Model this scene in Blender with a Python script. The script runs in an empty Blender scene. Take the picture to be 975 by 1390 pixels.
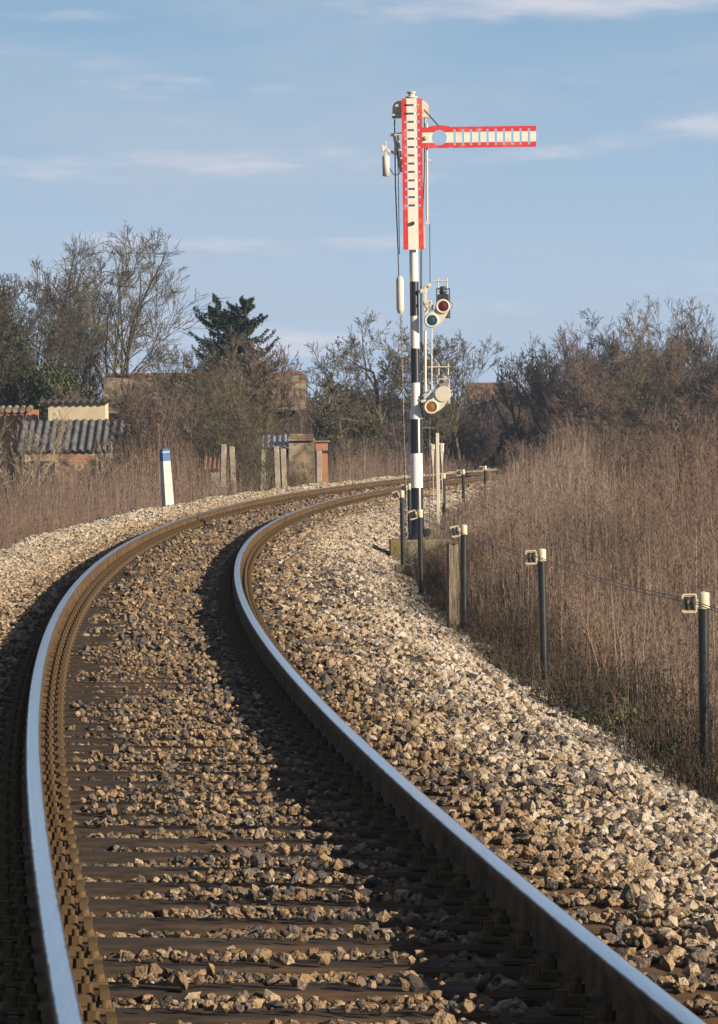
import bpy, math, random
import numpy as np
from mathutils import Vector, Matrix
R_ = math.radians
HAZE = 0.0003
scene = bpy.context.scene
COL = scene.collection
# ------------------------------------------------------------------ camera, light, exposure
F, YH, CH, ROLL = 6300.0, 581.06, 1.619, R_(0.8)       # focal length and horizon row of the 975x1390 photo, camera height
PIT = math.atan((695 - YH) / F)
cd = bpy.data.cameras.new('camera'); cam = bpy.data.objects.new('camera', cd); COL.objects.link(cam)
cd.sensor_fit = 'VERTICAL'; cd.sensor_height = 24.0; cd.lens = F / 1390 * 24.0
cd.clip_start = 0.5; cd.clip_end = 5000
fw = Vector((0, math.cos(PIT), -math.sin(PIT))); up = Vector((0, math.sin(PIT), math.cos(PIT))); rt = Vector((1, 0, 0))
c_, s_ = math.cos(ROLL), math.sin(ROLL)
r2 = c_ * rt - s_ * up; u2 = s_ * rt + c_ * up
cam.matrix_world = Matrix(((r2.x, u2.x, -fw.x, 0), (r2.y, u2.y, -fw.y, 0), (r2.z, u2.z, -fw.z, CH), (0, 0, 0, 1)))
scene.camera = cam
SUN_EL, SUN_AZ = R_(18), R_(120)      # azimuth clockwise from +Y (the viewing direction): behind the camera, to the right
sd = bpy.data.lights.new('sun', 'SUN'); sd.energy = 5.0; sd.angle = R_(0.5); sd.color = (1.0, 0.855, 0.67)
sun = bpy.data.objects.new('sun', sd); COL.objects.link(sun)
tosun = Vector((math.sin(SUN_AZ) * math.cos(SUN_EL), math.cos(SUN_AZ) * math.cos(SUN_EL), math.sin(SUN_EL)))
sun.rotation_euler = tosun.to_track_quat('Z', 'Y').to_euler()
w = bpy.data.worlds.new('World'); scene.world = w; w.use_nodes = True
nt = w.node_tree; N = nt.nodes; Lk = nt.links
bg = N['Background']; bg.inputs['Strength'].default_value = 0.055
sky = N.new('ShaderNodeTexSky'); sky.sky_type = 'NISHITA'; sky.sun_disc = False
sky.sun_elevation = SUN_EL; sky.sun_rotation = SUN_AZ; sky.air_density = 1.0; sky.dust_density = 1.0
tc = N.new('ShaderNodeTexCoord'); sep = N.new('ShaderNodeSeparateXYZ'); Lk.new(tc.outputs['Generated'], sep.inputs[0])
# thin high cloud veil: elevation ramp (darkened above the view to cut ambient light) plus streaks, seen over the clear sky
veil = N.new('ShaderNodeValToRGB'); mr = N.new('ShaderNodeMapRange')
mr.inputs[1].default_value = -0.02; mr.inputs[2].default_value = 0.30
Lk.new(sep.outputs[2], mr.inputs[0]); Lk.new(mr.outputs[0], veil.inputs[0])
e = veil.color_ramp.elements
e[0].position = 0.0; e[0].color = (5.1, 6.3, 8.0, 1); e[1].position = 1.0; e[1].color = (0.45, 0.85, 1.8, 1)
e2 = e.new(0.13); e2.color = (4.5, 6.1, 8.4, 1); e3 = e.new(0.34); e3.color = (2.4, 4.2, 6.45, 1)
mx = N.new('ShaderNodeMix'); mx.data_type = 'RGBA'; mx.inputs[0].default_value = 0.82
Lk.new(sky.outputs[0], mx.inputs[6]); Lk.new(veil.outputs[0], mx.inputs[7])
def sky_noise(scale, sx, sz, lo, hi, off, rotx=0.0):
    mp = N.new('ShaderNodeMapping'); mp.inputs['Scale'].default_value = (sx, 1, sz); mp.inputs['Location'].default_value = off
    mp.inputs['Rotation'].default_value = (0, rotx, 0)
    Lk.new(tc.outputs['Generated'], mp.inputs[0])
    n = N.new('ShaderNodeTexNoise'); n.inputs['Scale'].default_value = scale; n.inputs['Detail'].default_value = 6; n.inputs['Roughness'].default_value = 0.55
    Lk.new(mp.outputs[0], n.inputs[0])
    m = N.new('ShaderNodeMapRange'); m.interpolation_type = 'SMOOTHSTEP'; m.inputs[1].default_value = lo; m.inputs[2].default_value = hi
    Lk.new(n.outputs[0], m.inputs[0]); return m.outputs[0]
def cloud(prev, fac, amount, colr):
    mu = N.new('ShaderNodeMath'); mu.operation = 'MULTIPLY'; Lk.new(fac, mu.inputs[0]); mu.inputs[1].default_value = amount
    m = N.new('ShaderNodeMix'); m.data_type = 'RGBA'; Lk.new(mu.outputs[0], m.inputs[0]); Lk.new(prev, m.inputs[6]); m.inputs[7].default_value = colr
    return m.outputs[2]
cl = cloud(mx.outputs[2], sky_noise(5, 2.0, 9, 0.40, 0.70, (3.1, 0, 1.7), 0.1), 0.75, (4.5, 5.3, 6.5, 1))
cl = cloud(cl, sky_noise(8, 2.0, 10, 0.53, 0.74, (0.35, 0, 0.4), -0.25), 0.70, (7.4, 7.1, 7.6, 1))
Lk.new(cl, bg.inputs[0])
scene.view_settings.view_transform = 'Standard'; scene.view_settings.look = 'None'
scene.view_settings.exposure = 0.92; scene.view_settings.gamma = 1.0
scene.render.engine = 'CYCLES'

# ------------------------------------------------------------------ helpers
def at(px, py, Y):
    """point at depth Y seen at a pixel of the 975x1390 photo (used to survey the place)"""
    x, y = px - 487.5, py - 695
    xi = x * c_ - y * s_; yi = x * s_ + y * c_
    d = Vector((xi / F, math.cos(PIT) - yi / F * math.sin(PIT), -math.sin(PIT) - yi / F * math.cos(PIT)))
    return Vector((0, 0, CH)) + d * (Y / d.y)
def tag(o, label=None, cat=None, group=None, kind=None):
    if label: o['label'] = label
    if cat: o['category'] = cat
    if group: o['group'] = group
    if kind: o['kind'] = kind
    return o
def empty(name, loc, rz=0.0):
    o = bpy.data.objects.new(name, None); COL.objects.link(o); o.location = loc; o.rotation_euler = (0, 0, rz); return o
class MB:
    def __init__(s): s.v = []; s.f = []; s.sm = []
    def add(s, vs, fs, smooth=False):
        b = len(s.v); s.v.extend([tuple(v) for v in vs]); s.f.extend([tuple(i + b for i in f) for f in fs]); s.sm.extend([smooth] * len(fs))
    def box(s, c, d, rot=None, bev=0.0):
        x, y, z = d[0] / 2, d[1] / 2, d[2] / 2
        if bev <= 0:
            vs = [Vector((a * x, b * y, q * z)) for q in (-1, 1) for a, b in ((-1, -1), (1, -1), (1, 1), (-1, 1))]
            fs = [(3, 2, 1, 0), (4, 5, 6, 7), (0, 1, 5, 4), (1, 2, 6, 5), (2, 3, 7, 6), (3, 0, 4, 7)]
        else:
            t = bev; ring = [(-x + t, -y), (x - t, -y), (x, -y + t), (x, y - t), (x - t, y), (-x + t, y), (-x, y - t), (-x, -y + t)]
            ri = [(a * (x - t) / x, b * (y - t) / y) for a, b in ring]
            vs = [Vector((a, b, -z + t)) for a, b in ring] + [Vector((a, b, z - t)) for a, b in ring] + \
                 [Vector((a, b, -z)) for a, b in ri] + [Vector((a, b, z)) for a, b in ri]
            fs = [(i, (i + 1) % 8, 8 + (i + 1) % 8, 8 + i) for i in range(8)]
            fs += [(8 + i, 8 + (i + 1) % 8, 24 + (i + 1) % 8, 24 + i) for i in range(8)]
            fs += [(16 + i, 16 + (i + 1) % 8, (i + 1) % 8, i) for i in range(8)]
            fs += [tuple(range(24, 32)), tuple(range(23, 15, -1))]
        if rot is not None: vs = [rot @ v for v in vs]
        s.add([v + Vector(c) for v in vs], fs); return s
    def cyl(s, a, b, r0, r1=None, n=16, cap=True, smooth=True):
        r1 = r0 if r1 is None else r1
        a, b = Vector(a), Vector(b); q = (b - a).to_track_quat('Z', 'Y'); vs = []
        for p, r in ((a, r0), (b, r1)):
            vs += [p + q @ Vector((r * math.cos(2 * math.pi * i / n), r * math.sin(2 * math.pi * i / n), 0)) for i in range(n)]
        s.add(vs, [(i, (i + 1) % n, n + (i + 1) % n, n + i) for i in range(n)], smooth)
        if cap: s.add(vs, [tuple(range(n - 1, -1, -1)), tuple(range(n, 2 * n))])
        return s
    def lathe(s, prof, n=24, axis=None, base=(0, 0, 0), smooth=True):
        q = Vector(axis).to_track_quat('Z', 'Y') if axis is not None else None; vs = []
        for r, z in prof:
            for i in range(n):
                v = Vector((r * math.cos(2 * math.pi * i / n), r * math.sin(2 * math.pi * i / n), z))
                vs.append((q @ v if q else v) + Vector(base))
        fs = [(k * n + i, k * n + (i + 1) % n, (k + 1) * n + (i + 1) % n, (k + 1) * n + i) for k in range(len(prof) - 1) for i in range(n)]
        s.add(vs, fs, smooth)
        s.add(vs, [tuple(range(n - 1, -1, -1)), tuple(range((len(prof) - 1) * n, len(prof) * n))]); return s
    def tube(s, pts, r, n=8, r1=None):
        r1 = r if r1 is None else r1
        pts = [Vector(p) for p in pts]; vs = []; m = len(pts)
        for k, p in enumerate(pts):
            d = (pts[min(k + 1, m - 1)] - pts[max(k - 1, 0)]).normalized(); q = d.to_track_quat('Z', 'Y'); rr = r + (r1 - r) * k / (m - 1)
            vs += [p + q @ Vector((rr * math.cos(2 * math.pi * i / n), rr * math.sin(2 * math.pi * i / n), 0)) for i in range(n)]
        s.add(vs, [(k * n + i, k * n + (i + 1) % n, (k + 1) * n + (i + 1) % n, (k + 1) * n + i) for k in range(m - 1) for i in range(n)], True)
        s.add(vs, [tuple(range(n - 1, -1, -1)), tuple(range((m - 1) * n, m * n))]); return s
    def prism(s, poly, y0, y1):
        """outline in XZ, extruded along Y"""
        n = len(poly); vs = [(x, y0, z) for x, z in poly] + [(x, y1, z) for x, z in poly]
        s.add(vs, [tuple(range(n)), tuple(range(2 * n - 1, n - 1, -1))] + [(i, n + i, n + (i + 1) % n, (i + 1) % n) for i in range(n)]); return s
    def build(s, name, m, parent=None, loc=None):
        me = bpy.data.meshes.new(name); me.from_pydata(s.v, [], s.f); me.polygons.foreach_set('use_smooth', s.sm)
        me.materials.append(m); me.update()
        o = bpy.data.objects.new(name, me); COL.objects.link(o)
        if parent is not None: o.parent = parent
        if loc is not None: o.location = loc
        return o
def npmesh(name, V, Fc, m, smooth=False, attrs=None, parent=None, loc=None):
    V = np.asarray(V, np.float32).reshape(-1, 3); Fc = np.asarray(Fc, np.int32); k = Fc.shape[1]
    me = bpy.data.meshes.new(name); me.vertices.add(len(V)); me.vertices.foreach_set('co', V.ravel())
    me.loops.add(Fc.size); me.loops.foreach_set('vertex_index', Fc.ravel())
    me.polygons.add(len(Fc)); me.polygons.foreach_set('loop_start', np.arange(0, Fc.size, k, dtype=np.int32))
    me.polygons.foreach_set('use_smooth', np.full(len(Fc), smooth))
    for an, arr in (attrs or {}).items():
        a = me.attributes.new(an, 'FLOAT', 'POINT'); a.data.foreach_set('value', np.asarray(arr, np.float32))
    me.materials.append(m); me.update(calc_edges=True)
    o = bpy.data.objects.new(name, me); COL.objects.link(o)
    if parent is not None: o.parent = parent
    if loc is not None: o.location = loc
    return o
def copy_tree(o, parent=None):
    c = o.copy(); COL.objects.link(c); c.parent = parent
    for ch in o.children: copy_tree(ch, c)
    return c

# ------------------------------------------------------------------ materials
DIM = dict(stone=.90, bed=.6, soil=.8, sleeper=.50, railside=.66, fasten=.52, bark=.72, bark_dark=.72, bark_red=.78, bark_pale=.72, needle=.8, evergreen_leaf=.7, green_leaf=.9, dry_weed=.72, dark_weed=.70, far_twigs=.72, concrete=.75, old_wood=.75, cream_plaster=.75, lichen_tile=.68, red_tile=.7, fibre_cement=.8, metal_sheet=.6, whitewash=.7, old_concrete=.75, dark_boards=.8, cream_paint=.86, yellow_paint=.88, white_paint=.85)
def mat(name, c1, c2=None, scale=5.0, rough=0.8, metal=0.0, bump=0.0, bscale=None, detail=6.0, ramp=(0.35, 0.65), attr=None, c3=None, stretch=None, spec=0.5, obj=True, trans=0.0):
    q_ = DIM.get(name, 1.0) * .85; c1 = tuple(v * q_ for v in c1); c2 = tuple(v * q_ for v in c2) if c2 else None; c3 = [(p_, tuple(v * q_ for v in cc)) for p_, cc in c3] if c3 else None
    m = bpy.data.materials.new(name); m.use_nodes = True; n = m.node_tree.nodes; l = m.node_tree.links
    b = n['Principled BSDF']; b.inputs['Roughness'].default_value = rough; b.inputs['Metallic'].default_value = metal
    b.inputs['Specular IOR Level'].default_value = spec
    if trans: b.inputs['Transmission Weight'].default_value = trans
    b.inputs['Base Color'].default_value = (*c1, 1)
    t = n.new('ShaderNodeTexCoord'); co = t.outputs['Object']
    if stretch: mp = n.new('ShaderNodeMapping'); mp.inputs['Scale'].default_value = stretch; l.new(co, mp.inputs[0]); co = mp.outputs[0]
    if c2:
        if attr:
            a = n.new('ShaderNodeAttribute'); a.attribute_name = attr; src = a.outputs['Fac']
        else:
            x = n.new('ShaderNodeTexNoise'); x.inputs['Scale'].default_value = scale; x.inputs['Detail'].default_value = detail
            l.new(co, x.inputs[0]); src = x.outputs[0]
        r = n.new('ShaderNodeValToRGB'); l.new(src, r.inputs[0]); el = r.color_ramp.elements
        el[0].position, el[1].position = ramp; el[0].color = (*c1, 1); el[1].color = (*c2, 1)
        if c3:
            for ps, cc in c3: q = el.new(ps); q.color = (*cc, 1)
        out = r.outputs[0]
        l.new(out, b.inputs['Base Color'])
    if bump:
        x = n.new('ShaderNodeTexNoise'); x.inputs['Scale'].default_value = bscale or scale * 3; x.inputs['Detail'].default_value = 5; l.new(co, x.inputs[0])
        bp = n.new('ShaderNodeBump'); bp.inputs['Strength'].default_value = bump; bp.inputs['Distance'].default_value = 0.02
        l.new(x.outputs[0], bp.inputs['Height']); l.new(bp.outputs[0], b.inputs['Normal'])
    return m
def mix_noise(m, col, scale, lo, hi, amount=1.0, stretch=None):
    """lay a patchy second colour (stain, moss, rust) over the base colour"""
    n = m.node_tree.nodes; l = m.node_tree.links; b = n['Principled BSDF']; t = n.new('ShaderNodeTexCoord'); co = t.outputs['Object']
    if stretch: mp = n.new('ShaderNodeMapping'); mp.inputs['Scale'].default_value = stretch; l.new(co, mp.inputs[0]); co = mp.outputs[0]
    x = n.new('ShaderNodeTexNoise'); x.inputs['Scale'].default_value = scale; x.inputs['Detail'].default_value = 7; l.new(co, x.inputs[0])
    r = n.new('ShaderNodeMapRange'); r.inputs[1].default_value = lo; r.inputs[2].default_value = hi; r.inputs[4].default_value = amount; l.new(x.outputs[0], r.inputs[0])
    k = n.new('ShaderNodeMix'); k.data_type = 'RGBA'; l.new(r.outputs[0], k.inputs[0]); k.inputs[7].default_value = (*col, 1)
    old = b.inputs['Base Color']
    if old.is_linked: l.new(old.links[0].from_socket, k.inputs[6])
    else: k.inputs[6].default_value = old.default_value
    l.new(k.outputs[2], old); return m
M = {}
M['stone'] = mat('stone', (0.045, 0.038, 0.034), (0.64, 0.56, 0.46), rough=0.92, attr='tint', ramp=(0.0, 1.0), bump=0.9, bscale=75, spec=0.25,
                 c3=[(0.14, (0.125, 0.115, 0.11)), (0.28, (0.21, 0.135, 0.075)), (0.5, (0.37, 0.26, 0.15)), (0.72, (0.50, 0.40, 0.28)), (0.88, (0.56, 0.49, 0.40))])
mix_noise(M['stone'], (0.13, 0.088, 0.05), 9, 0.48, 0.70, 0.55); mix_noise(M['stone'], (0.40, 0.36, 0.31), 45, 0.60, 0.72, 0.5)
M['bed'] = mat('bed', (0.06, 0.048, 0.036), (0.20, 0.16, 0.115), scale=22, rough=0.95, bump=1.0, bscale=40)
M['soil'] = mat('soil', (0.045, 0.036, 0.024), (0.11, 0.085, 0.055), scale=1.2, rough=0.97, bump=0.6, bscale=9)
mix_noise(M['soil'], (0.05, 0.06, 0.022), 0.6, 0.5, 0.7, 0.6)
M['sleeper'] = mat('sleeper', (0.055, 0.043, 0.035), (0.15, 0.105, 0.072), scale=5, rough=0.95, bump=0.6, bscale=12, stretch=(1.2, 14, 6), spec=0.2)
mix_noise(M['sleeper'], (0.10, 0.058, 0.030), 3, 0.48, 0.7, 0.65)
M['railside'] = mat('railside', (0.09, 0.052, 0.025), (0.21, 0.135, 0.062), scale=6, rough=0.95, bump=0.3, bscale=50, spec=0.15)
M['railhead'] = mat('railhead', (0.66, 0.68, 0.72), (0.76, 0.78, 0.82), scale=3, rough=0.2, metal=1.0, stretch=(30, 0.4, 1))
def railhead():
    m = M['railhead']; n = m.node_tree.nodes; l = m.node_tree.links; b = n['Principled BSDF']; a = n.new('ShaderNodeAttribute'); a.attribute_name = 'lat'
    t = n.new('ShaderNodeTexCoord'); x = n.new('ShaderNodeTexNoise'); x.inputs['Scale'].default_value = 7; x.inputs['Detail'].default_value = 8; l.new(t.outputs['Object'], x.inputs[0])
    ab = n.new('ShaderNodeMath'); ab.operation = 'ABSOLUTE'; l.new(a.outputs['Fac'], ab.inputs[0]); ad = n.new('ShaderNodeMath'); ad.operation = 'MULTIPLY_ADD'; l.new(x.outputs[0], ad.inputs[0]); ad.inputs[1].default_value = .30; l.new(ab.outputs[0], ad.inputs[2])
    r = n.new('ShaderNodeMapRange'); r.inputs[1].default_value = .74; r.inputs[2].default_value = 1.0; l.new(ad.outputs[0], r.inputs[0])
    k = n.new('ShaderNodeMix'); k.data_type = 'RGBA'; l.new(r.outputs[0], k.inputs[0]); l.new(b.inputs['Base Color'].links[0].from_socket, k.inputs[6]); k.inputs[7].default_value = (.10, .075, .055, 1); l.new(k.outputs[2], b.inputs['Base Color'])
    q = n.new('ShaderNodeMapRange'); q.inputs[3].default_value = .16; q.inputs[4].default_value = .6; l.new(r.outputs[0], q.inputs[0]); l.new(q.outputs[0], b.inputs['Roughness'])
railhead()
M['fasten'] = mat('fasten', (0.10, 0.06, 0.03), (0.25, 0.17, 0.085), scale=3.5, rough=0.95, spec=0.2, bump=0.4)
def painted(name, c, wear=(0.45, 0.38, 0.28), amt=0.35, rough=0.45, sc=6):
    m = mat(name, c, tuple(min(1, k * 0.88) for k in c), scale=4, rough=rough); mix_noise(m, wear, sc, 0.58, 0.72, amt); return m
M['cream'] = painted('cream_paint', (0.78, 0.70, 0.56), (0.42, 0.33, 0.22), 0.5)
M['white'] = painted('white_paint', (0.82, 0.77, 0.68), (0.45, 0.38, 0.30), 0.3)
M['black'] = mat('black_paint', (0.012, 0.013, 0.016), (0.03, 0.03, 0.03), scale=5, rough=0.32)
M['darkmetal'] = mat('dark_metal', (0.02, 0.022, 0.026), (0.05, 0.045, 0.045), scale=8, rough=0.5)
M['yellow'] = painted('yellow_paint', (0.72, 0.62, 0.42), (0.35, 0.24, 0.12), 0.7, sc=12)
M['wire'] = mat('wire', (0.07, 0.07, 0.085), rough=0.5, metal=0.6)
M['chain'] = mat('chain', (0.30, 0.28, 0.25), (0.05, 0.05, 0.05), scale=30, rough=0.5, metal=0.4)
M['concrete'] = mat('concrete', (0.26, 0.21, 0.145), (0.36, 0.30, 0.21), scale=4, rough=0.95, bump=0.5, bscale=25)
mix_noise(M['concrete'], (0.17, 0.13, 0.03), 3.5, 0.50, 0.66, 0.9)
M['oldwood'] = mat('old_wood', (0.12, 0.09, 0.06), (0.36, 0.29, 0.20), scale=5, rough=0.95, bump=1.0, stretch=(12, 12, 0.8))
M['bark'] = mat('bark', (0.085, 0.068, 0.045), (0.17, 0.135, 0.085), scale=6, rough=0.95, bump=0.4)
mix_noise(M['bark'], (0.15, 0.14, 0.045), 1.1, 0.46, 0.68, 0.3)
M['bark_dark'] = mat('bark_dark', (0.055, 0.045, 0.035), (0.11, 0.088, 0.062), scale=5, rough=0.95)
M['bark_red'] = mat('bark_red', (0.12, 0.082, 0.064), (0.22, 0.152, 0.115), scale=2, rough=0.95)
M['bark_pale'] = mat('bark_pale', (0.26, 0.21, 0.14), (0.40, 0.33, 0.23), scale=4, rough=0.9)
M['needle'] = mat('needle', (0.012, 0.028, 0.016), (0.035, 0.062, 0.03), attr='tint', ramp=(0, 1), rough=0.8)
M['evergreen'] = mat('evergreen_leaf', (0.035, 0.048, 0.014), (0.13, 0.14, 0.04), attr='tint', ramp=(0, 1), rough=0.8)
M['leaf'] = mat('green_leaf', (0.035, 0.07, 0.015), (0.11, 0.17, 0.04), attr='tint', ramp=(0, 1), rough=0.7)
M['weed'] = mat('dry_weed', (0.075, 0.048, 0.034), (0.38, 0.31, 0.24), attr='tint', ramp=(0, 1), rough=0.9,
                c3=[(0.35, (0.145, 0.095, 0.072)), (0.7, (0.25, 0.178, 0.138))])
mix_noise(M['weed'], (0.16, 0.085, 0.045), 0.35, 0.50, 0.66, 0.6)
mix_noise(M['weed'], (0.05, 0.034, 0.028), 0.9, 0.50, 0.66, 0.6, (1, .35, .5))
M['weed_dark'] = mat('dark_weed', (0.035, 0.026, 0.018), (0.17, 0.12, 0.075), attr='tint', ramp=(0, 1), rough=0.95)

# ------------------------------------------------------------------ track alignment
SS = np.arange(-30, 330, 0.25)
kk = np.where(SS > 0, 0.00174 - 0.0000038 * SS + 0.000000067 * SS ** 2, 0.00174)
i0 = int(np.argmin(abs(SS)))
th = np.cumsum(kk) * 0.25; th = th - th[i0] - 0.10287
TX = np.cumsum(np.sin(th)) * 0.25; TY = np.cumsum(np.cos(th)) * 0.25
TX += 0.8887 - TX[i0]; TY += 2.25 - TY[i0]
def trk(s, d):
    x = np.interp(s, SS, TX); y = np.interp(s, SS, TY); t = np.interp(s, SS, th)
    return x + d * np.cos(t), y - d * np.sin(t), t
def cant(d): return 0.0185 - 0.0247 * np.clip(d, -1.3, 1.3)
PR_D = np.array([-4.6, -3.6, -2.9, -2.45, -2.1, -1.5, -1.25, -1.05, -0.3, 0.3, 1.05, 1.3, 1.7, 2.0, 2.5, 3.05, 3.5, 4.6])
PR_Z = np.array([-0.66, -0.58, -0.20, 0.03, 0.07, 0.03, -0.02, -0.05, -0.05, -0.045, -0.045, -0.035, -0.04, -0.09, -0.32, -0.56, -0.60, -0.66])
def bedz(s, d):
    big = 0.02 * np.sin(s * 0.9 + d * 2.1) + 0.02 * np.sin(s * 0.37 - d * 3.3 + 1) + 0.012 * np.sin(s * 2.3 + d * 5)
    side = np.clip((abs(d) - 1.2) / 0.6, 0, 1); big = big - 0.20 * np.exp(-((s - 71) / 8.0) ** 2) * np.clip((d - 1.5) / 0.7, 0, 1)
    return np.interp(d, PR_D, PR_Z) + cant(d) + big * side
GZ = -0.62

# ground, one sheet to the horizon
def ground():
    xs = np.concatenate([np.linspace(-2500, -80, 12), np.arange(-60, 90, 2.0), np.linspace(110, 2500, 12)])
    ys = np.concatenate([np.linspace(-1500, -20, 8), np.arange(-10, 300, 2.0), np.linspace(330, 4000, 12)])
    X, Y = np.meshgrid(xs, ys); Z = GZ - 0.04 + 0.03 * np.sin(X * 0.5 + 1) * np.sin(Y * 0.31)
    nx, ny = len(xs), len(ys); I = np.arange(nx * ny).reshape(ny, nx)
    Fc = np.stack([I[:-1, :-1], I[:-1, 1:], I[1:, 1:], I[1:, :-1]], -1).reshape(-1, 4)
    o = npmesh('ground', np.stack([X, Y, Z], -1), Fc, M['soil'], True); tag(o, kind='structure')
ground()
def bed():
    s = np.arange(-25, 300, 0.4); d = np.unique(np.concatenate([PR_D, np.arange(-4.6, 4.61, 0.2)]))
    S, D = np.meshgrid(s, d, indexing='ij'); x, y, _ = trk(S, D); z = bedz(S, D) - 0.015
    I = np.arange(S.size).reshape(S.shape); Fc = np.stack([I[:-1, :-1], I[:-1, 1:], I[1:, 1:], I[1:, :-1]], -1).reshape(-1, 4)
    o = npmesh('track_bed', np.stack([x, y, z], -1), Fc, M['bed'], True); tag(o, kind='structure')
bed()

# ------------------------------------------------------------------ ballast stones (uncountable: one object)
rng = np.random.default_rng(7)
def ico():
    t = (1 + 5 ** .5) / 2
    v = np.array([(-1, t, 0), (1, t, 0), (-1, -t, 0), (1, -t, 0), (0, -1, t), (0, 1, t), (0, -1, -t), (0, 1, -t), (t, 0, -1), (t, 0, 1), (-t, 0, -1), (-t, 0, 1)], float)
    f = np.array([(0, 11, 5), (0, 5, 1), (0, 1, 7), (0, 7, 10), (0, 10, 11), (1, 5, 9), (5, 11, 4), (11, 10, 2), (10, 7, 6), (7, 1, 8), (3, 9, 4), (3, 4, 2), (3, 2, 6), (3, 6, 8), (3, 8, 9), (4, 9, 5), (2, 4, 11), (6, 2, 10), (8, 6, 7), (9, 8, 1)])
    return v / np.linalg.norm(v[0]), f
IV, IF = ico()
CV = np.array([(a, b, c) for a in (-1, 1) for b in (-1, 1) for c in (-1, 1)], float) * 0.72
CF = np.array([(0, 1, 3), (0, 3, 2), (4, 6, 7), (4, 7, 5), (0, 4, 5), (0, 5, 1), (2, 3, 7), (2, 7, 6), (0, 2, 6), (0, 6, 4), (1, 5, 7), (1, 7, 3)])
def rotm(n):
    q = rng.normal(size=(n, 4)); q /= np.linalg.norm(q, axis=1)[:, None]; w_, x, y, z = q.T
    return np.stack([1 - 2 * (y * y + z * z), 2 * (x * y - z * w_), 2 * (x * z + y * w_), 2 * (x * y + z * w_), 1 - 2 * (x * x + z * z), 2 * (y * z - x * w_),
                     2 * (x * z - y * w_), 2 * (y * z + x * w_), 1 - 2 * (x * x + y * y)], -1).reshape(n, 3, 3)
def rocks(pos, size, base, faces, jit):
    n = len(pos); k = len(base)
    V = base[None] * (1 + rng.uniform(-jit, jit, (n, k, 1))) + rng.normal(0, 0.09, (n, k, 3))
    if k == 12:   # chop with a few random planes so that the stones get broken flat faces and hard edges
        for _ in range(3):
            pn = rng.normal(size=(n, 3)); pn /= np.linalg.norm(pn, axis=1)[:, None]; lim = rng.uniform(0.35, 0.75, n)
            dt = np.einsum('nkj,nj->nk', V, pn); ex = np.maximum(dt - lim[:, None], 0); V -= ex[..., None] * pn[:, None]
    V *= rng.uniform(0.62, 1.25, (n, 1, 3)); V = np.einsum('nij,nkj->nki', rotm(n), V); V[:, :, 2] *= 0.85
    V = V * size[:, None, None] + pos[:, None]
    Fc = (faces[None] + (np.arange(n) * k)[:, None, None]).reshape(-1, 3)
    return V.reshape(-1, 3), Fc, k
def vnoise(x, y, seed):
    r = np.random.default_rng(seed); t = r.random((128, 128)); xi = np.floor(x).astype(int); yi = np.floor(y).astype(int); fx = x - xi; fy = y - yi
    fx = fx * fx * (3 - 2 * fx); fy = fy * fy * (3 - 2 * fy); g = lambda a, b: t[a % 128, b % 128]
    return (g(xi, yi) * (1 - fx) + g(xi + 1, yi) * fx) * (1 - fy) + (g(xi, yi + 1) * (1 - fx) + g(xi + 1, yi + 1) * fx) * fy
SP = 0.6                                              # sleeper spacing
def scatter(s0, s1, d0, d1, spacing):
    ns, nd = int((s1 - s0) / spacing), int((d1 - d0) / spacing)
    S, D = np.meshgrid(s0 + np.arange(ns) * spacing, d0 + np.arange(nd) * spacing, indexing='ij')
    S = (S + rng.uniform(-.5, .5, S.shape) * spacing).ravel(); D = (D + rng.uniform(-.5, .5, D.shape) * spacing).ravel(); return S, D
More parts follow.
